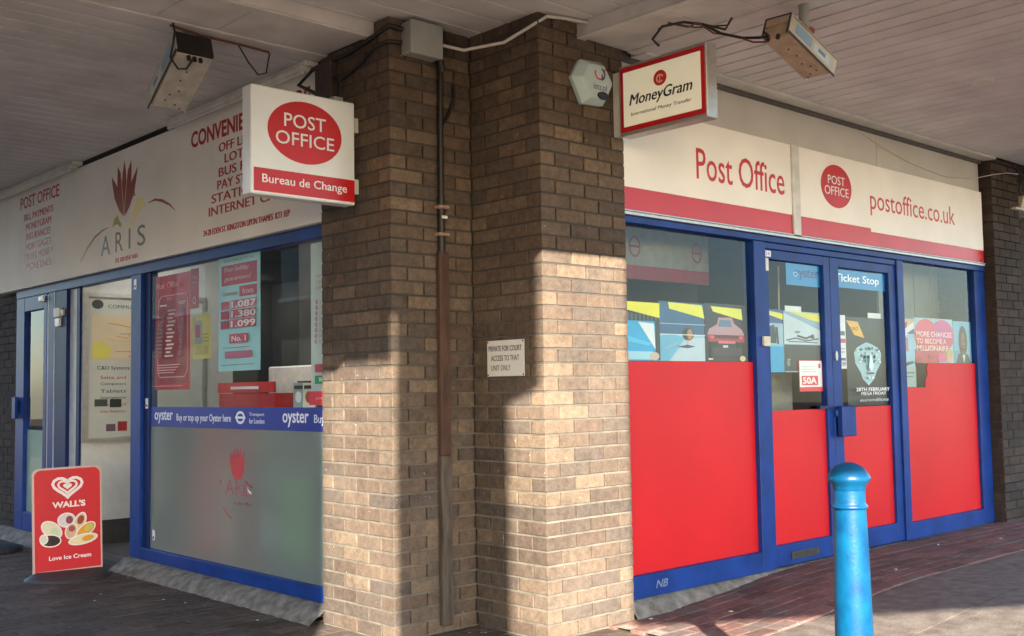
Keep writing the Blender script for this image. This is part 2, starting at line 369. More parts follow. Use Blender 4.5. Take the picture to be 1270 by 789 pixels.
for rank, i in enumerate(order):
    cx, cy, cz, lx, ly, w = bricks[i]
    key = (round(lx, 4), round(ly, 4))
    if key not in meshes: meshes[key] = box_mesh('brick', lx, ly, .065, M_BRICK, .0028)
    loc = Vector((cx+random.uniform(-.0012, .0012), cy+random.uniform(-.0012, .0012), cz+random.uniform(-.0008, .0008)))
    rot = (random.uniform(-.004, .004), random.uniform(-.004, .004), random.uniform(-.005, .005)); tc = tintc()
    if rank < 300:
        o = bpy.data.objects.new('brick', meshes[key]); C.objects.link(o); o.parent = pillar
        o.location = loc-Vector((.6, .6, 0)); o.rotation_euler = rot; o.color = tc
    else:
        me = meshes[key]; R_ = Euler(rot).to_matrix()
        joined.add([loc+R_ @ v.co for v in me.vertices], [tuple(p.vertices) for p in me.polygons], M_BRICKA); jt += [tc]*len(me.vertices)
jo = joined.build('brickwork', pillar); jo['kind'] = 'stuff'
at = jo.data.color_attributes.new('tint', 'FLOAT_COLOR', 'POINT')
for i, c_ in enumerate(jt): at.data[i].color = c_

def brick_wall_mesh(mb, tints, F, u0, u1, z0, z1, depth, m, odd0=0):
    """stretcher bond joined wall face, returns nothing"""
    j = 0; z = z0
    while z < z1-.02:
        u = u0-(.1125 if (j+odd0) % 2 else 0); h = min(.065, z1-z)
        while u < u1-.01:
            p0, p1 = max(u, u0), min(u+.215, u1)
            if p1-p0 > .01:
                mb.box(F, p0, p1, z, z+h, -depth, random.uniform(-.0015, .0015), m); tints += [tintc()]*8
            u += .225
        z += .075; j += 1
def joined_wall(name, root, F, spans, z0, z1, m=M_BRICKA):
    w = MB(); tn = []
    for (u0, u1, FF) in spans: brick_wall_mesh(w, tn, FF, u0, u1, z0, z1, .1, m)
    ob = w.build(name, root); ob['kind'] = 'stuff'
    t_ = ob.data.color_attributes.new('tint', 'FLOAT_COLOR', 'POINT')
    for i, c_ in enumerate(tn): t_.data[i].color = c_
    return ob

# far right pier with pipes, far left wall end
rp = thing('brick_pier', (6.3, .1, 0), 'dark brown brick pier at the right end of the red and white post office fascia', 'brick pier')
c_ = MB(); c_.wbox(6.012, 6.53, .0, .7, 0.05, 3.24, M_CORE); c_.build('core', rp)
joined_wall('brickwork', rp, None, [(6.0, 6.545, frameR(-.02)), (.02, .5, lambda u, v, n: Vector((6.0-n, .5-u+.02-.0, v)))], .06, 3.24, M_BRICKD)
rw = thing('brick_wall', (7.4, .3, 0), 'shaded brick wall beyond the pier and pipes at the right edge', 'brick wall')
c_ = MB(); c_.wbox(6.56, 9.5, .262, .6, 0.05, 3.24, M_CORE); c_.build('core', rw)
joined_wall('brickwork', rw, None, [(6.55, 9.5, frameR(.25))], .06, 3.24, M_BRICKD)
lw = thing('brick_wall', (.2, 7.6, 0), 'shaded brown brick wall left of the blue shop door, at the left edge', 'brick wall')
c_ = MB(); c_.wbox(.112, .6, 6.575, 9.5, 0, 3.24, M_CORE); c_.build('core', lw)
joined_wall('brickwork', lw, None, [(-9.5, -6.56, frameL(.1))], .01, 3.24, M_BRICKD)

# ================================================================ CEILING
ZR, ZL = 3.30, 3.22
ce = MB()
ce.wbox(-2.4, 9.5, -1.95, 9.5, 3.42, 3.75, M_GAP)             # slab above
ce.wbox(-2.46, 9.5, -2.02, -1.95, 3.15, 3.95, M_CEIL2)         # outer lip, street side
ce.wbox(-2.46, -2.40, -1.95, 9.5, 3.15, 3.95, M_CEIL2)
ceiling = structure(ce, 'ceiling', (0, 0, 3.22))
def cpart(name, x0, x1, y0, y1, z0, z1, m, bev=.004):
    b_ = MB(); b_.wbox(x0, x1, y0, y1, z0, z1, m); return b_.build(name, ceiling, bevel=bev)
# raised corner bay boards, running along x
y = -1.94; XS = .86; YS = .70
while y < YS-.01:
    y2 = min(y+.190, YS-.004); cpart('ceiling_board', -2.39, XS-.003, y, y2, ZR, ZR+.02, M_CEIL); y += .2
cpart('backing', -2.39, XS, -1.94, YS, ZR+.05, ZR+.06, M_GAP, 0)
# left strip : step face, lip, panels, trim
cpart('step_face', -2.39, XS, YS, YS+.02, ZL+.004, ZR+.06, M_CEIL2)
cpart('step_trim', -2.39, .0, YS-.006, YS+.06, ZL-.006, ZL+.004, M_BATTEN)
x = -2.39
while x < -.02:
    x2 = min(x+.334, -.004); cpart('soffit_panel', x, x2, YS+.064, 1.15, ZL+.004, ZL+.02, M_CEIL2); x += .34
cpart('edge_trim', -2.39, -.0, 1.153, 1.225, ZL-.002, ZL+.02, M_CEIL2)
cpart('backing', -2.39, .1, YS+.02, 9.4, ZL+.06, ZL+.07, M_GAP, 0)
y = 1.235
while y < 9.3:
    cpart('ceiling_slat', -2.39, .035, y, y+.130, ZL+.01, ZL+.03, M_CEIL); y += .148
# right strip
cpart('step_face', XS, XS+.02, -1.94, YS, ZL+.004, ZR+.06, M_CEIL2)
cpart('step_trim', XS-.006, XS+.06, -1.94, .0, ZL-.006, ZL+.004, M_BATTEN)
y = -1.94
while y < -.03:
    y2 = min(y+.334, -.004); cpart('soffit_panel', XS+.064, 1.27, y, y2, ZL+.004, ZL+.02, M_CEIL2); y += .34
cpart('edge_trim', 1.273, 1.345, -1.94, -.0, ZL-.002, ZL+.02, M_CEIL2)
cpart('backing', XS+.02, 9.4, -1.94, .1, ZL+.06, ZL+.07, M_GAP, 0)
x = 1.352
while x < 9.3:
    cpart('ceiling_slat', x, x+.130, -1.94, -.075, ZL+.01, ZL+.03, M_CEIL); x += .148
cpart('wall_trim', 1.352, 6.0, -.072, .045, ZL-.004, ZL+.02, M_BATTEN)
cpart('shadow_gap_strip', 1.24, 5.97, .046, .075, ZL-.03, ZL+.03, mat('shadow_gap_dark', (.08, .075, .07), .5, .2))  # shadowed gap at the ceiling edge painted in as a dark strip

# upper building mass above the canopy (so that light does not leak from above)
ub = MB(); ub.wbox(.12, 9.5, .12, 9.5, 3.76, 6.5, M_BRICKA)
ub.build('upper_storey', ceiling)

# ================================================================ RIGHT SHOPFRONT
FR = frameR(.10)
shopR = thing('post_office_shopfront', (3.7, .1, 0), 'blue framed shopfront with red window film and double doors, right of the brick pillar', 'shopfront')
def bR(name, u0, u1, v0, v1, n0, n1, m, par=None, bev=.004):
    b_ = MB(); b_.box(FR, u0, u1, v0, v1, n0, n1, m); return b_.build(name, par or shopR, bevel=bev)
bR('frame_head', 1.228, 5.99, 2.25, 2.292, -.06, .035, M_BLUE)
bR('frame_head', 1.228, 2.568, 2.243, 2.2495, -.05, .02, M_NAVY)
bR('corner_post', 1.228, 1.30, .231, 2.2495, -.06, .02, M_BLUE)
bR('mullion', 2.568, 2.70, .101, 2.2495, -.06, .03, M_BLUE)
bR('mullion', 4.455, 4.55, .101, 2.2495, -.06, .03, M_BLUE)
bR('end_post', 5.80, 5.99, .101, 2.2495, -.06, .025, M_BLUE)
bR('bottom_rail', 1.228, 2.567, .101, .23, -.06, .028, M_BLUE)
bR('bottom_rail', 4.551, 5.799, .101, .23, -.06, .028, M_BLUE)
# glass + film
def win(u0, u1, v0, v1, film, gn=.0):
    p = MB(); p.box(FR, u0, u1, v0, v1, -.012, -.006, M_GLASS); po = p.build('window_pane', shopR)
    for f_ in film:
        q = MB(); q.prism(FR, f_, -.0055, -.0035, M_REDFILM); q.build('red_film', shopR)
win(1.30, 2.568, .23, 2.243, [[(1.30, .232), (2.566, .232), (2.566, 1.452), (1.30, 1.452)]])
win(4.55, 5.80, .23, 2.2495, [[(4.552, .232), (5.798, .232), (5.798, 1.455), (4.97, 1.455), (4.93, 1.42), (4.95, 1.36), (4.91, 1.33), (4.90, 1.262), (4.552, 1.262)]])
grf = MB(); grf.text(FR, 'NB', 1.50, 1.61, .145, .19, .0285, mat('grey_pen', (.13, .17, .30), .5), bold=.02, shear=.3); grf.build('scribble', shopR)
# doors
def door(u0, u1, gl0, gl1, film_top, lab=None):
    d = bR('door', gl0-.001+.0, gl0, 2.0, 2.01, 0, .001, M_BLUE, bev=0) if False else None
    top = MB(); top.box(FR, u0, gl0, .108, 2.205, -.045, .012, M_BLUE); top.box(FR, gl1, u1, .108, 2.205, -.045, .012, M_BLUE)
    top.box(FR, gl0, gl1, 2.14, 2.205, -.044, .011, M_BLUE); top.box(FR, gl0, gl1, .108, .245, -.044, .011, M_BLUE)
    d = top.build('door', shopR, bevel=.003)
    p = MB(); p.box(FR, gl0, gl1, .246, 2.139, -.020, -.014, M_GLASS); p.build('door_glass', d)
    q = MB(); q.box(FR, gl0+.001, gl1-.001, .247, film_top, -.0135, -.0115, M_REDFILM); q.build('red_film', d)
    return d
bR('door_head', 2.701, 4.454, 2.207, 2.2495, -.05, .02, M_BLUE)
dl = door(2.704, 3.51, 2.75, 3.432, 1.128); dr = door(3.516, 4.452, 3.632, 4.352, 1.132)
h_ = MB(); h_.box(FR, 3.515, 3.70, .93, 1.145, .03, .075, M_BLUE); h_.box(FR, 3.50, 3.53, 1.07, 1.12, .012, .04, M_BLUE); h_.box(FR, 3.60, 3.66, .99, 1.06, .012, .032, M_BLUE); h_.build('push_handle', dr, bevel=.006)
h_ = MB(); h_.box(FR, 3.30, 3.50, 1.13, 1.15, .005, .03, M_NAVY); h_.build('door_latch', dl)
s_ = MB(); s_.box(FR, 2.915, 3.25, .142, .192, .0112, .02, M_BLACK); s_.box(FR, 2.95, 3.21, .155, .18, .0201, .024, M_CORE); s_.build('letter_slot', dl, bevel=.002)
s_ = MB(); s_.oval(FR, 3.555, 1.50, .016, .035, .012, .022, M_ALU, 16); s_.build('lock', dr)
s_ = MB(); s_.box(FR, 2.625, 2.70, 1.555, 1.62, .0305, .05, mat('ivory_plastic', (.55, .52, .42), .4)); s_.build('alarm_contact', shopR, bevel=.003)
s_ = MB(); s_.box(FR, 2.705, 2.785, 2.155, 2.195, .0125, .0135, M_WHITE); s_.text(FR, '24', 2.72, 2.77, 2.162, 2.188, .0136, flat('8a4a70')); s_.build('sticker', shopR)
s_ = MB(); s_.box(FR, 2.71, 2.755, 2.06, 2.145, .0125, .0135, flat('cfd0cc')); s_.build('sticker', shopR)
for x_ in (4.553,):
    pass
# small pull chain / cord hanging in left door
cd = MB(); cd.tube([(3.13, .26, 2.13), (3.12, .26, 1.8), (3.11, .26, 1.55)], .006, mat('cord_beige', (.5, .45, .36), .7), 6); cd.build('blind_cord', shopR)
# plinth
def plinth(name, F, us, zt, outb, cat, lab):
    p = MB(); k = len(us); rows = 7; V = []
    for i, u in enumerate(us):
        for r_ in range(rows):
            t = r_/(rows-1); out = outb(u)
            n_ = .02+(out-.02)*t; zg = gz(F(u, 0, 0).x) if F is FR else 0
            z = zt+(zg-.008-zt)*(t**1.6)+ (random.uniform(-.004, .004) if 0 < r_ < rows-1 else 0)
            V.append(F(u, z, n_+random.uniform(-.007, .007)*(1 if r_ else 0)))
    fs = [(i*rows+j, (i+1)*rows+j, (i+1)*rows+j+1, i*rows+j+1) for i in range(k-1) for j in range(rows-1)]
    p.add(V, fs, M_CONC, True)
    # solid backing below the frame
    p.box(F, us[0], us[-1], -.02, zt-.001, -.25, .019, M_CONC)
    return tag(p.build(name, origin=F((us[0]+us[-1])/2, 0, 0)), lab, cat)
plinth('concrete_plinth', FR, [1.232+.06*i for i in range(80)], .10, lambda u: .05+.10*max(0, 1-(u-1.2)/2.2), 'plinth', 'rough tapering concrete plinth under the blue rail of the red filmed windows')
FL = frameL(.10)
plinth('concrete_plinth', FL, [-3.99+.05*i for i in range(56)], .094, lambda u: .20-.0*u, 'plinth', 'rough sloping concrete plinth under the frosted window')
plinth('concrete_plinth', FL, [-6.9+.06*i for i in range(31)], .094, lambda u: .16, 'plinth', 'rough concrete plinth below the blue glazed side panel at far left')

# fascia right
fasR = thing('post_office_fascia', (3.6, .05, 2.3), 'white and red post office fascia over the right shopfront', 'shop fascia')
FF = frameR(.05)
def fR(name, u0, u1, v0, v1, n0, n1, m, bev=.002):
    b_ = MB(); b_.box(FF, u0, u1, v0, v1, n0, n1, m); return b_.build(name, fasR, bevel=bev)
fR('sign_board', 1.2285, 3.0, 2.455, 2.94, -.04, .0, M_OFFW); fR('red_stripe', 1.2285, 3.0, 2.322, 2.4545, -.04, .0, M_RED)
fR('sign_board', 3.09, 4.045, 2.455, 2.94, -.04, .002, M_OFFW); fR('red_stripe', 3.09, 4.045, 2.322, 2.4545, -.04, .002, M_RED)
fR('sign_board', 4.047, 5.955, 2.43, 2.94, -.04, -.003, M_OFFW); fR('red_stripe', 4.047, 5.955, 2.325, 2.4295, -.04, -.003, M_RED)
fR('cover_strip', 3.0005, 3.0895, 2.312, 2.942, -.04, .012, mat('cream_strip', (.6, .6, .56), .4))
fR('aluminium_trim', 1.2285, 5.955, 2.293, 2.3115, -.04, .006, M_ALU); fR('drip_trim', 1.2285, 5.955, 2.312, 2.3215, -.04, .012, M_ALU)
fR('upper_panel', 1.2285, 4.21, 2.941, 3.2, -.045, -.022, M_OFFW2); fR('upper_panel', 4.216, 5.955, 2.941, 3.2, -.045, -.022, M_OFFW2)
t_ = MB(); t_.text(FF, 'Post Office', 1.955, 2.915, 2.578, 2.775, .0003, M_RED, bold=.004); t_.build('lettering', fasR)
t_ = MB(); t_.text(FF, 'postoffice.co.uk', 4.055, 5.43, 2.555, 2.755, -.0028, M_RED); t_.build('lettering', fasR)
t_ = MB(); t_.oval(FF, 3.575, 2.715, .205, .156, .0022, .0045, M_RED, 40); t_.text(FF, 'POST', 3.462, 3.69, 2.728, 2.79, .0046, M_WHITE); t_.text(FF, 'OFFICE', 3.415, 3.735, 2.648, 2.712, .0046, M_WHITE); t_.build('oval_logo', fasR)
w_ = MB(); w_.tube([(3.9, .065, 3.19), (4.25, .06, 3.11), (4.7, .06, 3.04), (5.3, .06, 3.0), (5.8, .05, 3.04), (6.02, -.03, 3.09), (6.25, -.05, 3.13), (6.5, -.05, 3.15)], .0035, M_WCABLE, 6)
tag(w_.build('thin_cable', origin=(4.7, .06, 3.1)), 'thin pale cable sagging across the top of the post office fascia', 'cable')

# interior right
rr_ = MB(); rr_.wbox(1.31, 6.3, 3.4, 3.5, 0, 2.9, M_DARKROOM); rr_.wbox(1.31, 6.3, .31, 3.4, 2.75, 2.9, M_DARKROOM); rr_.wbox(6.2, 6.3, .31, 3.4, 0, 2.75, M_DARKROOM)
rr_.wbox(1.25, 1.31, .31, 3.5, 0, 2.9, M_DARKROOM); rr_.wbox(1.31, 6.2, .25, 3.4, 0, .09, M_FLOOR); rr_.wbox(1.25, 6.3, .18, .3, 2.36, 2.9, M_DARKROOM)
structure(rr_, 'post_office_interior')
cu_ = MB()
for i in range(9): cu_.wbox(4.95+i*.155, 4.95+i*.155+.15, .50+.008*(i % 2), .52+.008*(i % 2), 1.2, 2.5, mat('grey_green_blind', (.25, .27, .24), .6, .1, 3))
tag(cu_.build('window_blind', origin=(5.4, .5, 1.2)), 'pale grey vertical blind hanging behind the right-hand window', 'blind')
cb_ = MB(); F5 = frameR(.50)
cb_.box(F5, 1.5, 2.65, 2.08, 2.32, -.02, 0, mat('interior_sign_cream', (.22, .22, .18), .5)); cb_.box(F5, 1.5, 2.65, 1.99, 2.079, -.02, .001, mat('interior_sign_red', (.22, .012, .015), .5))
for cx in (1.88, 2.52): cb_.ring(F5, cx, 2.2, .05, .062, .012, .001, .002, mat('interior_logo_red', (.2, .02, .02), .5)); cb_.box(F5, cx-.055, cx+.055, 2.192, 2.208, .001, .003, mat('interior_logo_red', (.2, .02, .02), .5))
tag(cb_.build('hanging_sign', origin=(2.0, .5, 2.0)), 'dim cream sign with red lower band hanging inside the first window right of the pillar', 'sign')
bk = MB(); bk.wbox(2.72, 3.5, .42, .45, .2, 1.385, mat('grey_screen', (.33, .35, .33), .6, .1)); tag(bk.build('display_panel', origin=(3.1, .43, .2)), 'grey backing panel behind the left door above its red film', 'panel')

# posters in the right windows (each one sheet with flat print)
PN = -.030
def poster(name, F, u0, u1, v0, v1, n, base, label, draw=None, cat='poster', group=None, th=.0015):
    b_ = MB(); b_.box(F, u0, u1, v0, v1, n-th, n, flat(base))
    lay = [n]
    def U(x): return u0+(u1-u0)*x
    def V(y): return v0+(v1-v0)*y
    class D:
        def nx(s): lay[0] += .0006; return lay[0]
        def rect(s, a, b, c, d, col): k = s.nx(); b_.box(F, U(a), U(c), V(b), V(d), k-.0005, k, flat(col)); return s
        def poly(s, pts, col): k = s.nx(); b_.prism(F, [(U(x), V(y)) for x, y in pts], k-.0005, k, flat(col)); return s
        def oval(s, x, y, rx, ry, col, k=20): kk = s.nx(); b_.oval(F, U(x), V(y), rx*(u1-u0), ry*(v1-v0), kk-.0005, kk, flat(col), k); return s
        def ring(s, x, y, rx, ry, w, col): kk = s.nx(); b_.ring(F, U(x), V(y), rx*(u1-u0), ry*(v1-v0), w*(u1-u0), kk-.0005, kk, flat(col)); return s
        def line(s, pts, w, col): kk = s.nx(); b_.line(F, [(U(x), V(y)) for x, y in pts], w*(u1-u0), kk-.0005, kk, flat(col)); return s
        def text(s, t, a, b, c, d, col, bold=0., shear=0.): k = s.nx(); b_.text(F, t, U(a), U(c), V(b), V(d), k-.0004, flat(col), bold=bold, shear=shear); return s
    if draw: draw(D())
    o = b_.build(name, origin=F((u0+u1)/2, v0, n)); tag(o, label, cat, group); return o
def p1(d):
    d.rect(0, .62, 1, 1, '2a3844')
    for i in range(10): d.rect(i*.1, .62, i*.1+.02, .8, '6b6f78')
    d.rect(0, .02, .88, .68, '1fa6df').rect(0, .02, .8, .16, '9fd4ea').poly([(.45, .66), (.85, .64), (.88, .2)], 'dfe9ef').rect(.88, .02, 1, .7, '23303c')
    d.poly([(0, 1), (1, 1), (1, .74), (0, .88)], 'e9e528').oval(.85, .08, .12, .07, 'c9b9a9').poly([(0, .35), (.7, .25), (.78, .3), (0, .45)], '45bce8')
poster('poster', FR, 1.30, 1.652, 1.455, 1.80, PN, '2aa0d2', 'blue car poster with a yellow flash, first poster right of the brick pillar', p1)
def p2(d):
    d.rect(0, .45, 1, 1, '33608c').rect(0, 0, 1, .45, '9cc6dd').poly([(0, 0), (.2, 0), (.55, .4), (.3, .45), (0, .42)], '66b3d8').poly([(.2, 0), (1, 0), (1, .4), (.6, .38)], 'b9cfe0')
    d.poly([(.2, .99), (.95, .97), (1, .74), (.22, .88)], 'e9ea4c').oval(.62, .46, .13, .11, '4a3326').oval(.66, .46, .06, .09, 'b5814f').oval(.56, .47, .04, .07, '2c2420').poly([(.35, .24), (.6, .28), (.78, .25), (.6, .22)], '39475a').rect(.58, .28, .62, .36, 'c9b2a4')
    d.rect(0, .44, 1, .455, 'd4e6ef').rect(0, .62, 1, .635, '9fb9d0').poly([(.1, .2), (.4, .3), (.38, .33), (.1, .23)], '8fb4cc')
poster('poster', FR, 1.655, 2.095, 1.455, 1.815, PN, '2f5f8f', 'poster of a small brown tumbling figure on pale blue, second right of the pillar', p2)
def p3(d):
    d.poly([(.15, .95), (.88, .93), (.9, .73), (.2, .86)], 'e6e94f').poly([(.06, .48), (.1, .56), (.28, .64), (.32, .76), (.64, .77), (.7, .66), (.88, .56), (.93, .48), (.92, .34), (.08, .34)], 'b78f9b')
    d.poly([(.31, .6), (.35, .72), (.6, .72), (.64, .6)], '5c7da0').rect(.07, .34, .93, .46, 'a83448').rect(.12, .4, .88, .46, '54202e').oval(.16, .42, .05, .03, 'd9596a').oval(.84, .42, .05, .03, 'd9596a').rect(.3, .31, .7, .36, 'd86b7d').rect(.4, .24, .52, .28, 'c9c9cf').rect(.1, .08, .25, .33, '1d1c24').rect(.75, .08, .9, .33, '1d1c24')
    d.rect(.15, .1, .85, .24, '3b3640').oval(.86, .05, .07, .05, 'd9cda9').rect(.05, .03, .15, .05, 'eeeeee')
poster('poster', FR, 2.10, 2.545, 1.455, 1.822, PN, '2a2936', 'poster of a pink sports car seen from behind, third right of the pillar', p3)
def p4(d):
    d.poly([(.1, .98), (1, .94), (1, .84), (.15, .92)], 'e8df3c').rect(0, .42, 1, .78, '9db7cc').poly([(.1, .46), (.2, .72), (.5, .76), (.6, .6), (.62, .46)], '1c2733').poly([(.55, .72), (.7, .72), (.75, .45), (.65, .45)], '22303e').rect(0, 0, 1, .41, '1a9cd0').text('NOW', .02, .05, .16, .2, 'd7eef6').rect(0, .41, 1, .44, '5ab9dc')
poster('poster', FR, 2.752, 2.972, 1.385, 1.81, PN-.004, '234e86', 'narrow blue poster with a dark car and yellow flash behind the left door glass', p4)
def p5(d):
    d.poly([(.1, 1), (1, .97), (1, .84), (.75, .87)], 'e6e04a').poly([(0, .46), (1, .46), (1, .7), (.5, .84), (0, .96)], 'c3d4de').line([(.05, .52), (.3, .56), (.6, .52), (.95, .56)], .02, '47525c').line([(.35, .6), (.6, .56), (.8, .62)], .03, '3a444c').poly([(.7, .56), (.8, .64), (.84, .56)], '4a545c').rect(0, .02, 1, .45, '33363c').text('EAST', .06, .1, .14, .22, 'c9c9c9').line([(.1, .5), (.5, .5), (.9, .49)], .015, '59646c').oval(.35, .66, .08, .02, '7d8a92')
poster('poster', FR, 2.976, 3.428, 1.385, 1.805, PN-.001, '8fb0c6', 'grey poster with a sketched aircraft and yellow flash behind the left door glass', p5)
poster('paper_slip', FR, 2.99, 3.19, 1.80, 1.84, PN+.004, 'dfe6e2', 'blank white paper slip on the left door glass above the aircraft poster', None, 'label')
poster('paper_slip', FR, 4.09, 4.28, 1.79, 1.83, PN+.004, 'dfe6e6', 'blank white paper slip on the right door glass above the black poster', None, 'label')
def p6(d): d.text('oyster', .22, .25, .98, .8, '12357c', .015).oval(.27, .52, .07, .12, '7fb8e4').oval(.27, .52, .035, .06, '12357c')
poster('oyster_sign', FR, 3.01, 3.43, 1.985, 2.135, PN+.0095, '1687c6', 'bright blue oyster sign at the top of the left door glass', p6, 'sign')
def p7(d): d.text('Ticket Stop', -.0, .22, .88, .78, 'e6f0f6', .012)
poster('ticket_sign', FR, 3.636, 4.348, 2.0, 2.132, PN+.0095, '1a86c4', 'bright blue Ticket Stop sign at the top of the right door glass', p7, 'sign')
def p8(d): d.rect(.02, .14, .98, .98, 'e4e9e8').rect(.1, .2, .8, .5, 'd3323c').text('50A', .14, .24, .74, .46, 'f2e9e6', .03).oval(.87, .82, .05, .08, 'c23a3a').rect(0, 0, 1, .13, 'd3242d').rect(.12, .62, .7, .64, 'b9c0c0').rect(.12, .7, .6, .72, 'b9c0c0').rect(.12, .78, .66, .8, 'b9c0c0')
poster('offer_card', FR, 3.13, 3.424, 1.252, 1.468, PN+.0095, 'd3242d', 'white and red offer card low on the left door glass', p8, 'card')
def p9(d): d.rect(.0, .7, .35, .98, 'c8485a').rect(.1, .62, .9, .7, '59616a').rect(.05, .48, .95, .56, 'c23442').rect(.1, .15, .9, .2, '45508c').text('NOW', .1, .05, .9, .13, '3b4789').rect(.2, .3, .8, .32, '9aa2b6').rect(.2, .36, .8, .38, '9aa2b6')
poster('paper_notice', FR, 3.636, 3.765, 1.41, 1.80, PN+.004, 'dfe2e4', 'tall narrow white notice with red bands at the left edge of the right door glass', p9, 'notice')
def p10(d):
    d.poly([(.02, .96), (.3, .95), (.45, .77), (.2, .8)], 'e2ad2b').text('EURO', .1, .85, .3, .89, '6b4a10')
    sh = [(.5, .72), (.62, .7), (.78, .66), (.86, .6), (.84, .48), (.72, .38), (.66, .3), (.52, .23), (.38, .3), (.32, .38), (.2, .48), (.18, .6), (.26, .66), (.4, .7)]
    d.poly(sh, '9fc4cf')
    random.seed(5)
    for i in range(26):
        x = random.uniform(0, .27); y = random.uniform(.3, .66)
        if x > .33-abs(y-.56)*1.0: continue
        rx, ry = random.uniform(.012, .03), random.uniform(.008, .02); c_ = random.choice(['2c4752', 'dcecf0', '4a7482', 'c8e0e6'])
        d.oval(.52+x, y, rx, ry, c_, 8).oval(.52-x, y, rx, ry, c_, 8)
    d.poly([(.5, .56), (.55, .56), (.58, .44), (.52, .38), (.46, .44)], 'cfe3e8').oval(.44, .55, .03, .018, '1c2d36').oval(.6, .55, .03, .018, '1c2d36').rect(.46, .36, .58, .375, '1c2d36')
    d.text('28TH FEBRUARY', .12, .165, .96, .205, 'e8eef0', .01).text('MEGA FRIDAY', .24, .12, .86, .158, 'e8eef0', .0).text('euromillions', .2, .05, .92, .085, 'b9c2c8', .0, .2)
poster('poster', FR, 3.77, 4.346, 1.136, 1.79, PN+.002, '161b21', 'black poster with a pale crest on the right door glass', p10)
random.seed(11)
def p11(d):
    d.rect(0, .82, 1, 1, 'c9ad7a').poly([(.0, .78), (1, .96), (1, .84), (0, .68)], 'd8d9df').poly([(.1, .9), (.6, .96), (.5, .86)], 'b53a44').poly([(.5, .78), (1, .86), (1, .78)], '28406e').rect(0, .4, 1, .72, '8dbad0').rect(.4, .52, .58, .72, 'a56a76').poly([(.0, .34), (.8, .38), (1, .36), (.3, .3)], '26323a').rect(0, 0, 1, .3, '91a9a4').rect(.1, .2, .9, .22, '5c6c74').rect(.1, .15, .8, .165, '5c6c74')
poster('poster', FR, 4.556, 4.80, 1.265, 1.805, PN, '8fb6c9', 'pale blue boat poster in the lower left corner of the right-hand window', p11)
def p12(d):
    d.oval(.3, .62, .3, .36, 'd2435a').oval(.72, .62, .3, .36, 'c63f86').poly([(.02, .5), (.98, .55), (.6, .02), (.1, .02)], 'c83c50').rect(0, 0, .6, .3, 'b53a4a')
    d.text('MORE CHANCES', .05, .58, .95, .7, 'f2dfe2', .01).text('TO BECOME A', .05, .43, .8, .54, 'f2dfe2', .01).text('MILLIONAIRE', .05, .27, .85, .39, 'f2dfe2', .01).oval(.68, .12, .12, .1, 'd04f86').oval(.87, .14, .08, .14, 'c9a184').oval(.87, .24, .09, .08, 'c0a050').rect(.0, .0, .15, .12, 'a02e3c').oval(.4, .14, .08, .06, 'a52f3e')
poster('poster', FR, 4.802, 5.47, 1.457, 1.82, PN+.001, '9bb9c7', 'pink and red heart lottery poster with white text in the right-hand window', p12)
def p13(d):
    d.rect(.0, .0, .3, .3, '5f93ae').oval(.52, .52, .24, .38, '211712').poly([(.1, 0), (.25, .22), (.5, .28), (.8, .2), (.95, 0)], '26333e').oval(.52, .5, .13, .24, '7a4a36').poly([(.42, .35), (.62, .35), (.58, .2), (.46, .2)], '6a3e2e').oval(.52, .36, .1, .07, '1f1512').rect(.44, .37, .6, .39, 'a0705c').oval(.47, .54, .025, .02, '140e0c').oval(.58, .54, .025, .02, '140e0c').poly([(.44, .2), (.6, .2), (.52, .0)], 'c9d0d4').poly([(.5, .5), (.54, .5), (.55, .44), (.49, .44)], '8a5844')
poster('poster', FR, 5.475, 5.80, 1.457, 1.81, PN+.002, '6fa6c2', 'blue poster of a bearded long-haired person at the right end of the window', p13)

# pipes and box at the right end
pp = thing('drain_pipe', (6.62, .12, .08), 'grey metal conduit running down beside the dark brick pier at far right', 'pipe', None)
q_ = MB(); q_.tube([(6.62, .14, .08), (6.62, .14, 3.05), (6.58, .1, 3.15)], .021, M_GREYBOX, 10); q_.build('pipe', pp)
q_ = MB(); q_.tube([(6.71, .17, .08), (6.71, .17, 2.95)], .014, M_GREYBOX, 8); q_.build('narrow_pipe', pp)
for z in (.8, 2.4):
    q_ = MB(); q_.box(frameR(.13), 6.58, 6.74, z, z+.04, 0.0, .03, M_GREYBOX); q_.build('clamp', pp)
lb = thing('wall_light', (6.72, .05, 2.82), 'beige box light on a flat shelf bracket beside the conduit at far right', 'light fitting')
q_ = MB(); q_.prism(lambda u, v, n: Vector((u, -.02-n, v)), [(6.52, 2.85), (6.95, 2.85), (6.92, 2.97), (6.60, 2.97)], -.12, .03, mat('beige_casing', (.5, .43, .33), .5)); q_.build('casing', lb, bevel=.006)
q_ = MB(); q_.wbox(6.40, 7.0, -.06, .16, 2.825, 2.845, M_BATTEN); q_.build('shelf_bracket', lb, bevel=.003)
q_ = MB(); q_.tube([(6.52, -.03, 3.2), (6.56, -.05, 3.1), (6.50, -.05, 3.0), (6.56, -.04, 2.97)], .008, M_CABLE, 6); q_.tube([(6.5, -.03, 3.2), (6.62, -.06, 3.12), (6.7, -.05, 3.16)], .008, M_CABLE, 6); q_.build('cable', lb)
dk = MB(); dk.lathe(3.49, -1.066, [(0, 0), (.055, 0), (.07, .004), (.075, .012), (.075, .03)], M_BATTEN, 28, ZL-.012)
tag(dk.build('ceiling_lamp', origin=(3.49, -1.066, ZL)), 'small round recessed downlight in the slatted ceiling at right', 'ceiling lamp')

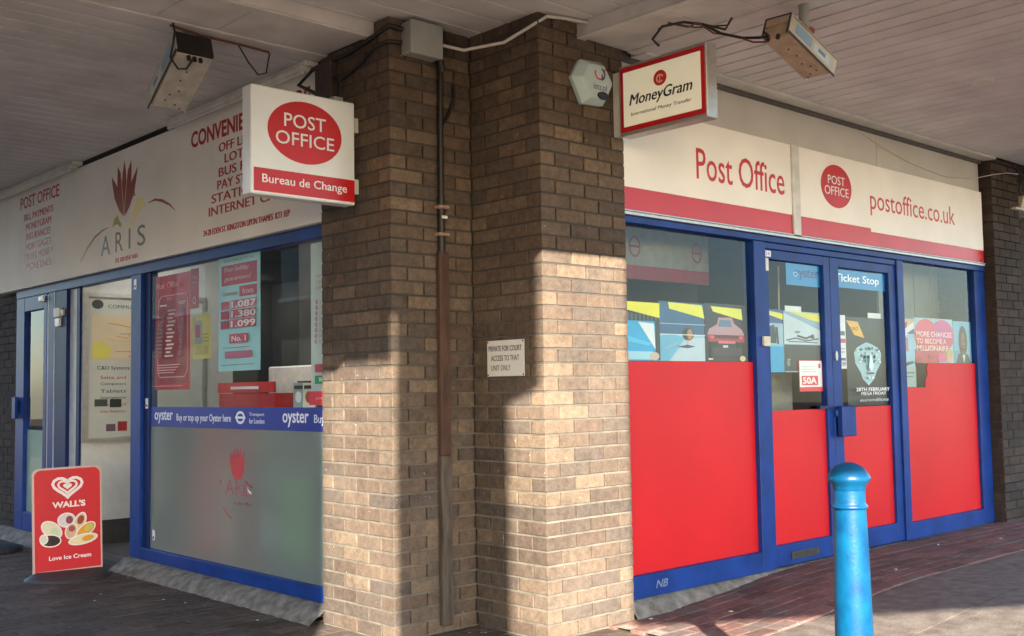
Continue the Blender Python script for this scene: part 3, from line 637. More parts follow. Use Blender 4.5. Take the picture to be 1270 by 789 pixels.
# ================================================================ LEFT SHOPFRONT
shopL = thing('corner_shopfront', (.1, 4.0, 0), 'blue framed shop front with a frosted lower window left of the brick pillar', 'shopfront')
def bL(name, y0, y1, v0, v1, n0, n1, m, par=None, bev=.004):
    b_ = MB(); b_.box(FL, -y1, -y0, v0, v1, n0, n1, m); return b_.build(name, par or shopL, bevel=bev)
bL('frame_head', 1.228, 6.55, 2.21, 2.285, -.06, .02, M_BLUE)
bL('door_post', 3.80, 3.975, .094, 2.2095, -.06, .03, M_BLUE)
bL('inner_post', 3.70, 3.799, .1805, 2.2095, -.06, .004, M_NAVY)
bL('bottom_rail', 1.228, 3.799, .094, .18, -.06, .03, M_BLUE)
bL('corner_post', 1.228, 1.34, .1805, 2.2095, -.06, .004, M_NAVY)
p = MB(); p.box(FL, -3.70, -1.34, 1.08, 2.2095, -.012, -.006, M_GLASS); p.build('window_pane', shopL)
p = MB(); p.add([FL(-3.70, .181, -.0085), FL(-1.34, .181, -.0085), FL(-1.34, 1.0795, -.0085), FL(-3.70, 1.0795, -.0085)], [(0, 1, 2, 3)], M_FROST); p.build('frosted_pane', shopL)
# oyster strip
os_ = MB(); os_.box(FL, -3.699, -1.341, 1.07, 1.212, -.0055, -.0035, flat('13278e'))
LW = flat('dfe4f2')
os_.text(FL, 'oyster', -3.625, -3.33, 1.092, 1.185, -.0033, LW, bold=.012); os_.text(FL, 'Buy or top up your Oyster here', -3.27, -2.48, 1.10, 1.165, -.0033, LW, bold=.004)
os_.ring(FL, -2.355, 1.145, .05, .034, .016, -.0033, -.0025, LW); os_.box(FL, -2.42, -2.29, 1.138, 1.152, -.0033, -.0024, LW)
os_.text(FL, 'Transport', -2.24, -2.05, 1.15, 1.178, -.0033, LW); os_.text(FL, 'for London', -2.24, -2.05, 1.108, 1.14, -.0033, LW)
os_.text(FL, 'oyster', -1.83, -1.535, 1.092, 1.188, -.0033, LW, bold=.012); os_.text(FL, 'Buy', -1.475, -1.36, 1.105, 1.17, -.0033, LW, bold=.004)
os_.build('oyster_strip', shopL)
# red tulip on the frosted pane
def tulip(mb, cu, cv, s, red, n, squash=1.):
    pet = [[(-.03, -.5), (-.32, -.28), (-.62, .12), (-.78, .62), (-.80, .80), (-.60, .60), (-.40, .40), (-.2, -.1)], [(.03, -.5), (.32, -.28), (.62, .12), (.78, .64), (.82, .84), (.60, .60), (.40, .40), (.2, -.1)],
           [(-.02, -.46), (-.26, -.1), (-.44, .5), (-.42, 1.06), (-.24, .84), (-.06, .3)], [(.02, -.46), (.26, -.1), (.44, .5), (.44, 1.1), (.24, .84), (.06, .3)], [(-.02, -.4), (-.14, .4), (-.1, .8), (0, 1.16), (.1, .8), (.14, .4), (.02, -.4)]]
    for i, q in enumerate(pet): mb.prism(FLx, [(cu+a_*s*squash, cv+b_*s) for a_, b_ in q], n+.0002*i, n+.001+.0002*i, red)
FLx = FL
tu = MB(); RV = flat('b8323a')
tu.prism(FL, [(-2.50, .86), (-2.47, .78), (-2.43, .745), (-2.36, .745), (-2.32, .80), (-2.31, .86), (-2.32, .93), (-2.345, .87), (-2.36, .955), (-2.38, .88), (-2.40, .965), (-2.42, .88), (-2.445, .95), (-2.455, .87), (-2.49, .92)], -.0075, -.0065, RV)
tu.build('flower_decal', shopL); tu = MB(); tu.text(FL, 'ARIS', -2.56, -2.22, .64, .735, -.0075, flat('a8606a')); tu.line(FL, arc(-2.40, .60, .20, .12, 200, 250), .008, -.0075, -.0065, flat('b8414a'))
tu.line(FL, arc(-2.42, .70, .22, .06, 150, 175, 6), .008, -.0075, -.0065, flat('b8414a')); tu.line(FL, [(-2.30, .74), (-2.24, .715), (-2.2, .70)], .008, -.0075, -.0065, flat('4a5254')); tu.line(FL, [(-2.27, .69), (-2.22, .66)], .012, -.0075, -.0065, flat('e8e8e8'))
tu.text(FL, 'the post office', -2.46, -2.22, .575, .605, -.0075, flat('7c5258')); tu.build('decal_lettering', shopL)
for (yy, z0) in ((3.90, 2.10), (3.745, 1.20), (3.64, .24)):
    k_ = MB(); nn = .031 if yy > 3.85 else (.0045 if yy > 3.7 else -.007); k_.box(FL, -yy-.022, -yy+.022, z0, z0+.075, nn, nn+.001, M_WHITE); k_.box(FL, -yy-.014, -yy+.014, z0+.012, z0+.03, nn+.0011, nn+.0016, flat('a9464f')); k_.build('sticker', shopL)
# door side: pale jamb, door leaf folded, side light
bL('jamb_panel', 5.06, 5.13, .02, 2.2095, -.019, .0, M_NAVY)
bL('pale_jamb', 5.135, 5.30, .02, 2.2095, -.06, -.01, mat('pale_grey_jamb', (.42, .43, .46), .4))
bL('blue_panel', 5.305, 5.57, .094, 2.2095, -.06, .018, M_NAVY)
bL('white_edge', 5.575, 5.592, .094, 2.2095, -.06, .022, mat('glossy_white_edge', (.4, .43, .5), .35))
bL('blue_post', 5.597, 5.722, .094, 2.2095, -.06, .02, M_BLUE)
bL('silver_edge', 5.727, 5.745, .094, 2.2, -.04, .021, M_ALU)
sl = MB(); sl.box(FL, -6.54, -6.33, .094, 2.2095, -.05, .02, M_BLUE); sl.box(FL, -5.84, -5.76, .094, 2.2095, -.05, .02, M_BLUE)
sl.box(FL, -6.33, -5.84, 2.08, 2.2095, -.049, .019, M_BLUE); sl.box(FL, -6.33, -5.84, .094, .26, -.049, .019, M_BLUE); sdo = sl.build('side_door', shopL, bevel=.004)
k_ = MB(); k_.box(FL, -6.33, -5.84, .26, 2.08, -.016, -.01, M_GLASS); k_.build('door_glass', sdo)
k_ = MB(); k_.box(FL, -6.329, -5.841, .261, 1.0, -.022, -.018, flat('9db5a6')); k_.build('pale_film', sdo)
k_ = MB(); k_.box(FL, -6.52, -6.43, 1.10, 1.30, .03, .06, M_BLUE); k_.box(FL, -6.50, -6.46, 1.15, 1.27, .018, .031, M_BLUE); k_.build('push_handle', sdo, bevel=.005)
k_ = MB(); k_.box(FL, -5.53, -5.40, 1.98, 2.06, .0185, .05, M_BATTEN); k_.box(FL, -5.52, -5.42, 1.90, 1.972, .0185, .04, M_WHITE); k_.box(FL, -5.395, -5.34, 1.99, 2.04, .0185, .04, M_ALU); k_.build('alarm_contact', shopL, bevel=.004)
k_ = MB(); k_.box(FL, -5.90, -5.80, 2.14, 2.19, .0205, .05, M_WHITE); k_.build('door_closer', sdo, bevel=.006)
tb_ = MB(); tb_.wbox(.35, .37, 5.86, 6.6, .26, 2.2, mat('tan_blind', (.30, .25, .15), .7, .15, 3)); tag(tb_.build('window_blind', origin=(.36, 6.2, .26)), 'tan blind behind the narrow blue glazed door at far left', 'blind')

# fascia left
fasL = thing('aris_fascia', (.05, 4.1, 2.3), 'long off-white Aris fascia with red lettering over the left shopfront', 'shop fascia')
FG = frameL(.04)
def fL(name, y0, y1, v0, v1, n0, n1, m, bev=.003):
    b_ = MB(); b_.box(FG, -y1, -y0, v0, v1, n0, n1, m); return b_.build(name, fasL, bevel=bev)
fL('sign_board', 1.2285, 3.995, 2.288, 3.195, -.05, .0, M_OFFW); fL('sign_board', 3.998, 6.99, 2.288, 3.195, -.05, .0, M_OFFW)
fL('return_trim', 1.2285, 6.99, 2.2875, 2.33, -.16, -.055, M_ALU)
TR = flat('b01420'); FT = .0003
def LT(t, y0, y1, v0, v1, m=TR, bold=0., **k):
    b_ = MB().text(FG, t, -y0, -y1, v0, v1, FT, m, bold=bold, **k)
    if bold == 0.: b_.text(FG, t, -y0+.007, -y1+.007, v0+.001, v1+.001, FT+.0001, m, **k)
    b_.build('lettering', fasL)
LT('POST OFFICE', 6.35, 5.39, 3.02, 3.13, bold=.015)
for i, w_ in enumerate(['BILL PAYMENTS', 'MONEYGRAM', 'INSURANCES', 'MORTGAGES', 'TRAVEL MONEY', 'PHONE LINES']):
    hw = (.36, .31, .30, .31, .36, .31)[i]; LT(w_, 5.89+hw, 5.89-hw, 2.905-i*.092, 2.965-i*.092, bold=.0)
LT('CONVENIENCE STORE', 2.93, 1.40, 3.0, 3.115, bold=.03)
for i, w_ in enumerate(['OFF LICENCE', 'LOTTERY', 'BUS PASSES', 'PAY STATION', 'STATIONERY', 'INTERNET CAFE']):
    hw = (.36, .28, .36, .38, .46, .50)[i]; LT(w_, 2.17+hw, 2.17-hw, 2.905-i*.083, 2.965-i*.083, bold=.0)
LT('24-28 EDEN ST. KINGSTON UPON THAMES  KT1 1EP', 2.745, 1.64, 2.365, 2.405, bold=.0)
LT('TEL 020 8547 0181', 4.21, 3.80, 2.325, 2.36)
lg = MB(); MR = flat('8e2320'); OL = flat('8d8a3e'); CR = flat('e9dfa0'); GY = flat('55534c')
FLx = FG; tulip(lg, -4.04, 2.80, .26, MR, .0011, 1.12)
for sg in (-1, 1): lg.line(FG, [(-4.04+sg*.004, 2.69), (-4.04+sg*.03, 2.85), (-4.04+sg*.062, 3.0)], .006, .0034, .004, CR)
for sgn, pts in ((1, [(-4.30, 2.60), (-4.24, 2.69), (-4.16, 2.72), (-4.12, 2.66), (-4.06, 2.61), (-4.08, 2.57), (-4.16, 2.62), (-4.22, 2.62)]), (2, [(-3.80, 2.79), (-3.70, 2.77), (-3.66, 2.70), (-3.76, 2.69), (-3.86, 2.60), (-3.93, 2.53), (-3.95, 2.56), (-3.86, 2.70), (-3.82, 2.75)])):
    lg.prism(FG, pts, .0002, .0010, CR); cx = sum(p_[0] for p_ in pts)/8; cy = sum(p_[1] for p_ in pts)/8
    lg.prism(FG, [((p_[0]-cx)*.72+cx, (p_[1]-cy)*.66+cy) for p_ in pts], .0011, .0016, OL)
lg.line(FG, [(-4.90, 2.40), (-4.76, 2.50), (-4.60, 2.575), (-4.45, 2.61), (-4.33, 2.62)], [.004, .016, .02, .014, .004], .0004, .0014, MR)
lg.line(FG, [(-4.88, 2.385), (-4.74, 2.483), (-4.58, 2.557)], [.002, .008, .004], .0004, .0012, CR)
lg.line(FG, [(-3.62, 2.715), (-3.50, 2.725), (-3.38, 2.70), (-3.26, 2.655), (-3.17, 2.60)], [.004, .016, .022, .014, .003], .0004, .0014, MR)
lg.text(FG, 'A', -4.48, -4.30, 2.405, 2.56, .0004, GY); lg.text(FG, 'R', -4.20, -4.06, 2.408, 2.562, .0004, GY); lg.text(FG, 'I', -3.955, -3.925, 2.41, 2.565, .0004, GY); lg.text(FG, 'S', -3.80, -3.66, 2.412, 2.567, .0004, GY)
lg.build('flower_logo', fasL)
# battens over the left fascia
def batten(y0, y1, lab):
    t = thing('strip_light', (-.03, (y0+y1)/2, 3.12), lab, 'strip light', 'white strip fittings above the left fascia')
    b_ = MB(); b_.wbox(-.052, .035, y0, y1, 3.197, 3.229, M_BATTEN); b_.build('casing', t, bevel=.004)
    b_ = MB(); b_.wbox(-.075, -.0, y0+.02, y1-.02, 3.165, 3.1965, M_BATTEN); b_.build('reflector', t, bevel=.006)
    b_ = MB(); b_.tube([(-.06, y0+.03, 3.155), (-.06, y1-.03, 3.155)], .011, M_BATTEN, 10); b_.build('tube', t)
batten(1.30, 3.10, 'white strip light fitting above the word store, nearest the brick pillar')
batten(4.86, 6.95, 'white strip light fitting above the Post Office lettering at far left')

# posters in left window
PL = -.022
def lp1(d):
    d.rect(.05, .05, .95, .8, 'a51a28').line([(.1, .78), (.2, .82), (.88, .82), (.93, .78), (.93, .16), (.85, .11), (.15, .11), (.08, .16), (.1, .78)], .014, 'e2a8a4').text('TRAVEL', .35, .775, .65, .80, 'e0a8a8')
    d.rect(.15, .73, .35, .745, 'e8d5d0').rect(.68, .745, .9, .755, 'dca8a4').rect(.72, .73, .86, .738, 'dca8a4')
    for i in range(13): d.rect(.38+.03*(i % 2), .68-i*.033, .62-.04*(i % 3), .695-i*.033, 'd8b0a8').rect(.08, .68-i*.033, .3, .70-i*.033, '7c1a26').rect(.78, .68-i*.033, .86, .70-i*.033, '6a1622')
    for i in range(4): d.rect(.2, .21-i*.022, .82-.05*i, .218-i*.022, 'd59a98')
    d.text('Post Office', .15, .88, .8, .93, 'd98a88').rect(.06, .03, .9, .035, 'd08a8a')
poster('rates_poster', FL, -3.665, -3.105, 1.335, 2.17, PL, 'c81c2c', 'tall red exchange rates poster at the left end of the shop window', lp1)
def lp1b(d): d.text('Travel', .15, .75, .8, .85, 'd98a88').text('Money', .15, .6, .8, .7, 'd98a88').oval(.5, .2, .2, .1, 'd9a0a0').oval(.5, .2, .12, .06, 'a01a28')
poster('poster', FL, -3.10, -2.975, 1.90, 2.18, PL, 'a51b29', 'small dark red poster overlapping the top right of the tall red one', lp1b)
def lp2(d): d.rect(.1, .35, .5, .9, '9aa0a8').rect(.15, .5, .4, .8, 'b04a6a').rect(.15, .1, .85, .3, 'b9a850').oval(.75, 1.0, .22, .09, 'c9bd62').rect(.55, .4, .9, .42, '8a8040').rect(.55, .48, .9, .5, '8a8040').rect(.55, .56, .9, .58, '8a8040')
poster('poster', FL, -3.08, -2.815, 1.545, 1.84, PL-.01, 'c9bd62', 'small yellow cut-out leaflet display right of the tall red poster', lp2)
def lp3(d):
    d.text('DESTINATION', .15, .955, .85, .98, '9a5a70').rect(.08, .75, .93, .93, 'b01f3c').text('Your holiday', .15, .86, .75, .91, 'e8c8cc', 0, .3).text('guaranteed', .15, .78, .8, .83, 'e8c8cc', 0, .3)
    d.rect(.52, .64, .93, .73, 'b01f3c').text('from', .6, .66, .85, .71, 'e8c8cc').text('Commission', .12, .66, .48, .70, 'a02038')
    for r_ in range(3):
        y = .54-r_*.085; d.rect(.08, y, .28, y+.07, 'b01f3c').rect(.32, y, .93, y+.075, 'b8485e')
        d.text(('1.087', '1.380', '1.099')[r_], .34, y+.008, .92, y+.066, 'e6dfe0', .02)
    d.rect(.3, .24, .75, .32, 'b01f3c').text('No. 1', .36, .255, .7, .305, 'efd9dc', .02).rect(.2, .11, .85, .17, 'a3305e').rect(.15, .2, .8, .205, '8a4a5a').rect(.1, .05, .9, .055, '5a7a84')
poster('rates_poster', FL, -2.685, -2.13, 1.45, 2.21, PL+.001, 'a5dce4', 'tall pale blue poster with crimson currency panels in the middle of the shop window', lp3)
def lp4(d):
    for i in range(3): d.text('OPEN', .3, .78-i*.035, .95, .80-i*.035, 'c98a94')
    for i in range(8): d.text('Q', .3, .62-i*.035, .42, .645-i*.035, 'c22a44', .03).text('STAMPS', .55, .622-i*.035, .95, .64-i*.035, 'c9a0a8')
    d.rect(.32, .20, .95, .25, 'b8203c').rect(.32, .13, .95, .18, '168a4c').text('W', .55, .14, .8, .17, 'e0f0e4', .02).rect(0, 0, 1, .085, 'c41f30').text('post', .4, .03, .85, .05, 'e09098')
poster('notice_board', FL, -1.53, -1.345, 1.225, 2.19, PL+.003, 'c3d2cd', 'narrow pale green notice strip against the brick pillar in the left window', lp4, 'notice')

# interior left
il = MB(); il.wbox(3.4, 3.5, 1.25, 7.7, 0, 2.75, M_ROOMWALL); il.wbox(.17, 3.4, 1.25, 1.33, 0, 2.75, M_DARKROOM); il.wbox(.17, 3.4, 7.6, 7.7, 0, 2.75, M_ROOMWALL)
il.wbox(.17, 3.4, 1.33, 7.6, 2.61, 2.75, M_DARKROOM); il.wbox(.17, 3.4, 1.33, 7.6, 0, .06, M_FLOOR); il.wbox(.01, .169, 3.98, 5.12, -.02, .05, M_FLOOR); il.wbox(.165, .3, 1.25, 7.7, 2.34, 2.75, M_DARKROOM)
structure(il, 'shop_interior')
lwl = MB(); lwl.wbox(.12, 1.5, 5.05, 5.12, .26, 2.6, mat('lobby_white', (.50, .52, .52), .6, .05)); lwl.wbox(.12, 1.5, 5.055, 5.115, .05, .259, M_BLACK)
tag(lwl.build('lobby_wall', origin=(.8, 5.08, .05)), 'white partition wall inside the open shop doorway', 'wall')
FB = frameR(5.05)
nb = thing('notice_board', (.5, 5.04, .94), 'framed community notice board with a map on the lobby wall', 'notice board')
k_ = MB(); k_.box(FB, .14, 1.2, .94, 2.14, .0005, .012, flat('a7adaa')); k_.build('backing', nb)
k_ = MB(); k_.box(FB, .115, .155, .915, 2.165, .0126, .035, M_ALU); k_.box(FB, 1.185, 1.225, .915, 2.165, .0126, .035, M_ALU); k_.box(FB, .156, 1.184, 2.13, 2.165, .0126, .035, M_ALU); k_.box(FB, .156, 1.184, .915, .95, .0126, .035, M_ALU); k_.build('frame', nb)
k_ = MB(); k_.box(FB, .19, 1.1, 1.60, 1.98, .0125, .014, flat('b5ab95'))
random.seed(3)
for i in range(14):
    p0 = (random.uniform(.2, 1.05), random.uniform(1.62, 1.96)); p1_ = (random.uniform(.2, 1.05), random.uniform(1.62, 1.96)); k_.line(FB, [p0, ((p0[0]+p1_[0])/2+.04, (p0[1]+p1_[1])/2-.03), p1_], .006, .0141+.0001*i, .0145+.0001*i, flat(random.choice(['b8744a', '7a8a5a', 'c2b05a', '8c6a8c'])))
k_.prism(FB, [(.2, 1.61), (.34, 1.61), (.36, 1.7), (.28, 1.76), (.2, 1.74)], .0141, .0158, flat('b9b45c')); k_.build('map', nb)
k_ = MB(); TG = flat('30343c'); k_.text(FB, 'COMMUNITY NOTICES', .33, .9, 2.04, 2.07, .0126, TG); k_.oval(FB, .24, 2.07, .05, .04, .0125, .0135, TG, 16)
k_.text(FB, 'C&D Systems', .24, .52, 1.51, 1.55, .0126, TG, bold=.004)
for i, (w_, c_) in enumerate((('Sales and', '9c3038'), ('Computers', '30343c'), ('Tablets', '30343c'), ('Smartphones', '30343c'), ('Repairs and', '9c3038'), ('Data Recovery', '9c3038'))): k_.text(FB, w_, .27, .49, 1.44-i*.058, 1.468-i*.058, .0126, flat(c_))
for (u0, u1, v0, v1, c_) in ((.22, .33, .99+.22, 1.31-.04, '3a3f3c'), (.35, .45, 1.20, 1.27, '2c302e'), (.32, .40, 1.0, 1.06, '5a4a52'), (.42, .5, 1.0, 1.08, '8c2c30'), (.60, .75, 1.45, 1.6, '40503c'), (.60, .74, 1.22, 1.42, 'a05860'), (.60, .75, 1.12, 1.18, '23262a'), (.6, .75, .99, 1.08, '3b4046')): MB().box(FB, u0, u1, v0, v1, .0125, .0145, flat(c_)).build('leaflet', nb)
k_.build('lettering', nb)
# ceiling lamp in the shop (lit)
M_ADDLAMP = mat('added_lamp_bright', (1, .95, .85), .5, var=0, emit=45); M_LAMP3 = mat('lit_lamp_dim', (1, .95, .85), .5, var=0, emit=11)
M_LAMP = mat('lit_lamp', (1, .95, .85), .5, var=0, emit=9)
for nm, (lx, ly), lab in (('shop_lamp', (2.727, 7.19), 'lit round ceiling lamp inside the left shop, right of the red poster'), ('shop_lamp', (1.5, 2.6), 'unseen round lamp added above the magazine racks to light the left shop'), ('shop_lamp', (.32, 2.7), 'unseen round lamp added behind the window head to light the frosted pane'), ('shop_lamp', (.75, 4.35), 'lit round ceiling lamp just inside the open shop doorway')):  # rack and window-head lamps are unseen, added to light the interior
    k_ = MB(); k_.lathe(lx, ly, [(0, 0), (.11, 0), (.12, .01), (.12, .03)], M_ADDLAMP if lx < .4 else (M_LAMP3 if ly == 4.35 else M_LAMP), 24, 2.575); tag(k_.build(nm, origin=(lx, ly, 2.58)), lab, 'ceiling lamp')
# counter & racks
k_ = MB(); k_.wbox(.95, 1.5, 1.4, 3.35, .06, 1.28, mat('white_counter', (.5, .52, .5), .5)); k_.wbox(.9, 1.52, 1.38, 3.38, 1.281, 1.5, mat('white_counter', (.5, .52, .5), .5)); tag(k_.build('shop_counter', origin=(1.2, 2.4, .06), bevel=.01), 'white counter seen through the upper shop window beside the blue poster', 'counter')
rk = thing('magazine_rack', (.7, 2.2, .06), 'magazine rack with rows of covers behind the glass just above the oyster strip', 'magazine rack')
k_ = MB(); k_.wbox(.62, .66, 1.42, 2.5, .06, 1.38, M_DARKROOM)
for z in (.3, .62, .94, 1.2): k_.wbox(.45, .62, 1.42, 2.5, z-.02, z, M_ALU)
k_.build('frame', rk)
random.seed(21); cols = ['c9ccd0', '2a2e33', '8a9aa8', 'e0e2de', '3a4650', 'a8b8a0', 'b0413c', '20242a', 'dcd8c4', '6f7f8f']
for z in (.3, .62, .94, 1.2):
    y = 1.45
    while y < 2.38:
        w_ = random.uniform(.10, .16); hh = .27 if z < 1.1 else .2; b_ = MB(); F9 = frameL(.56-random.uniform(0, .03))
        b_.box(F9, -y-w_, -y, z+.001, z+hh*random.uniform(.8, 1), 0, .02, flat(random.choice(cols)))
        b_.box(F9, -y-w_*.9, -y-w_*.1, z+hh*.62, z+hh*.74, .02, .0212, flat(random.choice(['f0f0ee', '1c2024', 'b03038'])))
        b_.oval(F9, -y-w_*.5, z+hh*.35, w_*.3, hh*.2, .02, .0213, flat(random.choice(cols)), 10)
        b_.build('magazine', rk); y += w_+.012
k_ = MB(); k_.wbox(.50, .72, 2.60, 3.40, .06, 1.30, mat('red_display', (.55, .02, .02), .45)); k_.wbox(.49, .51, 2.6, 3.40, 1.305, 1.38, mat('red_display', (.55, .02, .02), .45)); k_.box(frameL(.489), -3.2, -2.8, 1.33, 1.35, 0, .002, LW); tag(k_.build('red_display_stand', origin=(.4, 3.0, .06)), 'bright red display stand behind the left part of the frosted window', 'display stand')
k_ = MB(); k_.wbox(.32, .42, 1.75, 2.05, .25, .75, mat('green_box', (.2, .5, .08), .5)); tag(k_.build('green_carton', origin=(.3, 2.2, .3)), 'green carton seen blurred through the frosted pane, right of the red flower', 'carton')
k_ = MB(); k_.wbox(.26, .34, 2.60, 2.80, .22, .78, mat('pink_box', (.65, .3, .22), .5)); tag(k_.build('pink_carton', origin=(.3, 2.8, .2)), 'pinkish carton seen blurred through the frosted pane, below the red flower', 'carton')

# ================================================================ SIGNS ON THE PILLAR
ps = thing('post_office_sign', (-.35, .86, 2.31), 'white projecting sign with red Post Office oval and Bureau de Change band', 'projecting sign')
FP = frameR(.822)
k_ = MB(); k_.box(FP, -.675, -.045, 2.31, 2.872, -.094, 0, M_WHITE); k_.build('cabinet', ps, bevel=.006)
k_ = MB(); k_.box(FP, -.660, -.050, 2.325, 2.445, .0002, .002, M_RED); k_.text(FP, 'Bureau de Change', -.613, -.10, 2.358, 2.416, .0021, M_WHITE, bold=.006); k_.build('red_band', ps)
k_ = MB(); k_.oval(FP, -.357, 2.66, .225, .165, .0002, .002, M_RED, 44); k_.text(FP, 'POST', -.485, -.232, 2.68, 2.752, .0021, M_WHITE, bold=.003); k_.text(FP, 'OFFICE', -.535, -.18, 2.585, 2.655, .0021, M_WHITE, bold=.003); k_.build('oval_logo', ps)
k_ = MB(); k_.box(FP, -.045, -.001, 2.72, 2.80, -.07, -.03, M_BATTEN); k_.box(FP, -.045, -.001, 2.38, 2.46, -.07, -.03, M_BATTEN); k_.box(FP, -.16, -.10, 2.872, 2.90, -.07, -.03, M_ALU); k_.build('wall_bracket', ps)
db = MB(); db.wbox(-.05, -.001, 1.05, 1.215, 2.90, 3.17, mat('dark_brown_box', (.05, .035, .03), .7, .3, 12, bump=.3)); tag(db.build('junction_cover', origin=(-.02, 1.13, 2.9), bevel=.005), 'dark brown cover box high on the pillar beside the left fascia', 'junction box')

mg = thing('moneygram_sign', (1.17, -.36, 2.69), 'lit MoneyGram box sign with a red border projecting from the right of the pillar', 'projecting sign')
FM = frameL(1.128)
k_ = MB(); k_.box(FM, .06, .665, 2.695, 3.09, -.09, -.001, M_ALU); k_.build('cabinet', mg, bevel=.004)
k_ = MB(); k_.box(FM, .075, .655, 2.715, 3.075, .0, .004, M_RED); k_.build('red_border', mg)
k_ = MB(); k_.box(FM, .098, .632, 2.742, 3.048, .0045, .007, mat('backlit_acrylic', (.80, .77, .60), .35, .03, 3, emit=.05)); k_.build('lit_panel', mg)
k_ = MB(); BK = flat('1c1a18'); k_.text(FM, 'MoneyGram', .14, .575, 2.835, 2.915, .0072, BK, bold=.0, shear=.25); k_.text(FM, 'MoneyGram', .1435, .5785, 2.8365, 2.9165, .0073, BK, bold=.0, shear=.25); k_.build('lettering', mg); k_ = MB(); k_.text(FM, 'International Money Transfer', .15, .57, 2.79, 2.815, .0072, BK, shear=.2); k_.build('small_lettering', mg); k_ = MB()
k_.oval(FM, .362, 2.965, .045, .042, .0072, .0088, flat('cf2a20'), 28); k_.line(FM, arc(.362, 2.962, .022, .02, 20, 320), .008, .0089, .0096, flat('f0c8b0')); k_.line(FM, [(.36, 2.94), (.362, 2.985)], .006, .0089, .0098, flat('f0c8b0')); k_.build('globe_logo', mg)
k_ = MB(); k_.box(FM, .004, .059, 2.705, 3.07, -.065, -.01, M_BATTEN); k_.build('wall_bracket', mg, bevel=.003)

al = thing('alarm_box', (.94, -.03, 2.84), 'pale blue hexagonal alarm bell box near the top of the pillar right face', 'alarm box')
FD = frameR(0)
hexo = [(.775, 2.985), (.845, 3.095), (1.01, 3.105), (1.095, 2.985), (1.02, 2.855), (.855, 2.845)]
def scl(pts, k, cx=.94, cy=2.975): return [((x_-cx)*k+cx, (y_-cy)*k+cy) for x_, y_ in pts]
AB = mat('pale_blue_plastic', (.42, .55, .58), .35, .06)
k_ = MB(); k_.prism(FD, scl(hexo, .97), .002, .03, AB)
o1 = [FD(x_, y_, .0301) for x_, y_ in hexo]; o2 = [FD(x_, y_, .075) for x_, y_ in scl(hexo, .74, .96)]
k_.add(o1+o2, [(i, (i+1) % 6, 6+(i+1) % 6, 6+i) for i in range(6)]+[tuple(range(6, 12)), tuple(range(5, -1, -1))], AB); k_.build('housing', al, bevel=.004)
k_ = MB(); k_.line(FD, arc(.955, 3.02, .035, .03, 150, 330), .009, .0753, .0762, flat('c2304a')); k_.line(FD, arc(.965, 3.02, .03, .03, -80, 80), .009, .0763, .0772, flat('20306a')); k_.line(FD, [(.985, 3.03), (1.005, 3.055)], .008, .0753, .0768, flat('c2304a')); k_.line(FD, [(.975, 3.02), (.975, 2.985)], .008, .0753, .0769, flat('20306a'))
k_.text(FD, 'istcol', .905, 1.01, 2.93, 2.965, .0753, flat('3a4664')); k_.build('print', al)
k_ = MB(); k_.oval(FD, .975, 2.90, .042, .022, .072, .086, flat('20263c'), 22); k_.build('strobe_lens', al, bevel=.002)

FC = frameL(a)
nt_ = MB(); nt_.box(FC, -.437, -.143, 1.372, 1.566, .004, .008, flat('d6d4cc'))
nt_.text(FC, 'PRIVATE FOR COURT', -.425, -.16, 1.507, 1.537, .0081, flat('2e2c2a'), bold=.008); nt_.text(FC, 'ACCESS TO THAT', -.405, -.18, 1.455, 1.485, .0081, flat('4a4844'), bold=.01); nt_.text(FC, 'UNIT ONLY', -.405, -.25, 1.402, 1.432, .0081, flat('6a6862'), bold=.01)
for u_, v_ in ((-.43, 1.558), (-.15, 1.558), (-.43, 1.38), (-.15, 1.38)): nt_.oval(FC, u_, v_, .005, .005, .0081, .0095, M_CORE, 10)
tag(nt_.build('notice_sign', origin=FC(-.29, 1.37, .006)), 'small weathered white private notice with worn black lettering inside the pillar notch', 'sign')

FBf = frameR(a)
jb = thing('junction_box', (.19, a, 3.1), 'grey square junction box at the top of the pillar corner', 'junction box')
k_ = MB(); k_.box(FBf, .075, .285, 3.10, 3.275, .003, .09, M_GREYBOX); k_.build('box', jb, bevel=.005)
k_ = MB(); k_.box(FBf, .07, .29, 3.095, 3.28, .091, .102, M_GREYBOX); k_.build('lid', jb, bevel=.005)
pc = thing('cable_conduit', (.33, a-.03, .05), 'black cable entering a rusty steel channel down the middle of the pillar notch', 'conduit')
k_ = MB(); k_.tube([(.335, a-.03, 3.28), (.33, a-.025, 3.1), (.325, a-.022, 2.7), (.325, a-.022, 2.33)], .017, M_CABLE, 8); k_.build('cable', pc)
k_ = MB(); k_.tube([(.325, a-.022, 2.36), (.325, a-.022, 2.04)], .021, M_CABLE, 10); k_.build('sleeve', pc)
for z in (2.29, 2.14): k_ = MB(); k_.box(FBf, .29, .365, z, z+.018, .002, .05, M_COPPER); k_.build('clamp', pc, bevel=.004)
k_ = MB(); k_.box(FBf, .31, .345, 2.235, 2.25, .045, .052, flat('d8d8d0')); k_.build('tape', pc)
k_ = MB(); k_.box(FBf, .298, .366, .95, 2.055, .002, .04, M_RUST); k_.build('steel_channel', pc, bevel=.006, label='rusty red upper length')
k_ = MB(); k_.box(FBf, .296, .368, .05, .949, .002, .041, M_WEATHER); k_.build('steel_channel', pc, bevel=.006, label='weathered grey lower length')
k_ = MB(); k_.tube([(.33, a-.03, 2.75), (.39, a-.02, 2.83), (.43, a-.02, 2.93), (.43, a-.015, 3.0)], .010, M_CABLE, 7); k_.tube([(.325, a-.03, 3.28), (.34, a-.06, 3.2), (.30, a-.05, 3.12), (.33, a-.04, 3.05)], .022, M_CABLE, 8); k_.build('branch_cable', pc)
bt = thing('black_cable', (-.02, .8, 3.1), 'black cable looping from the junction box across the pillar to the left sign', 'cable')
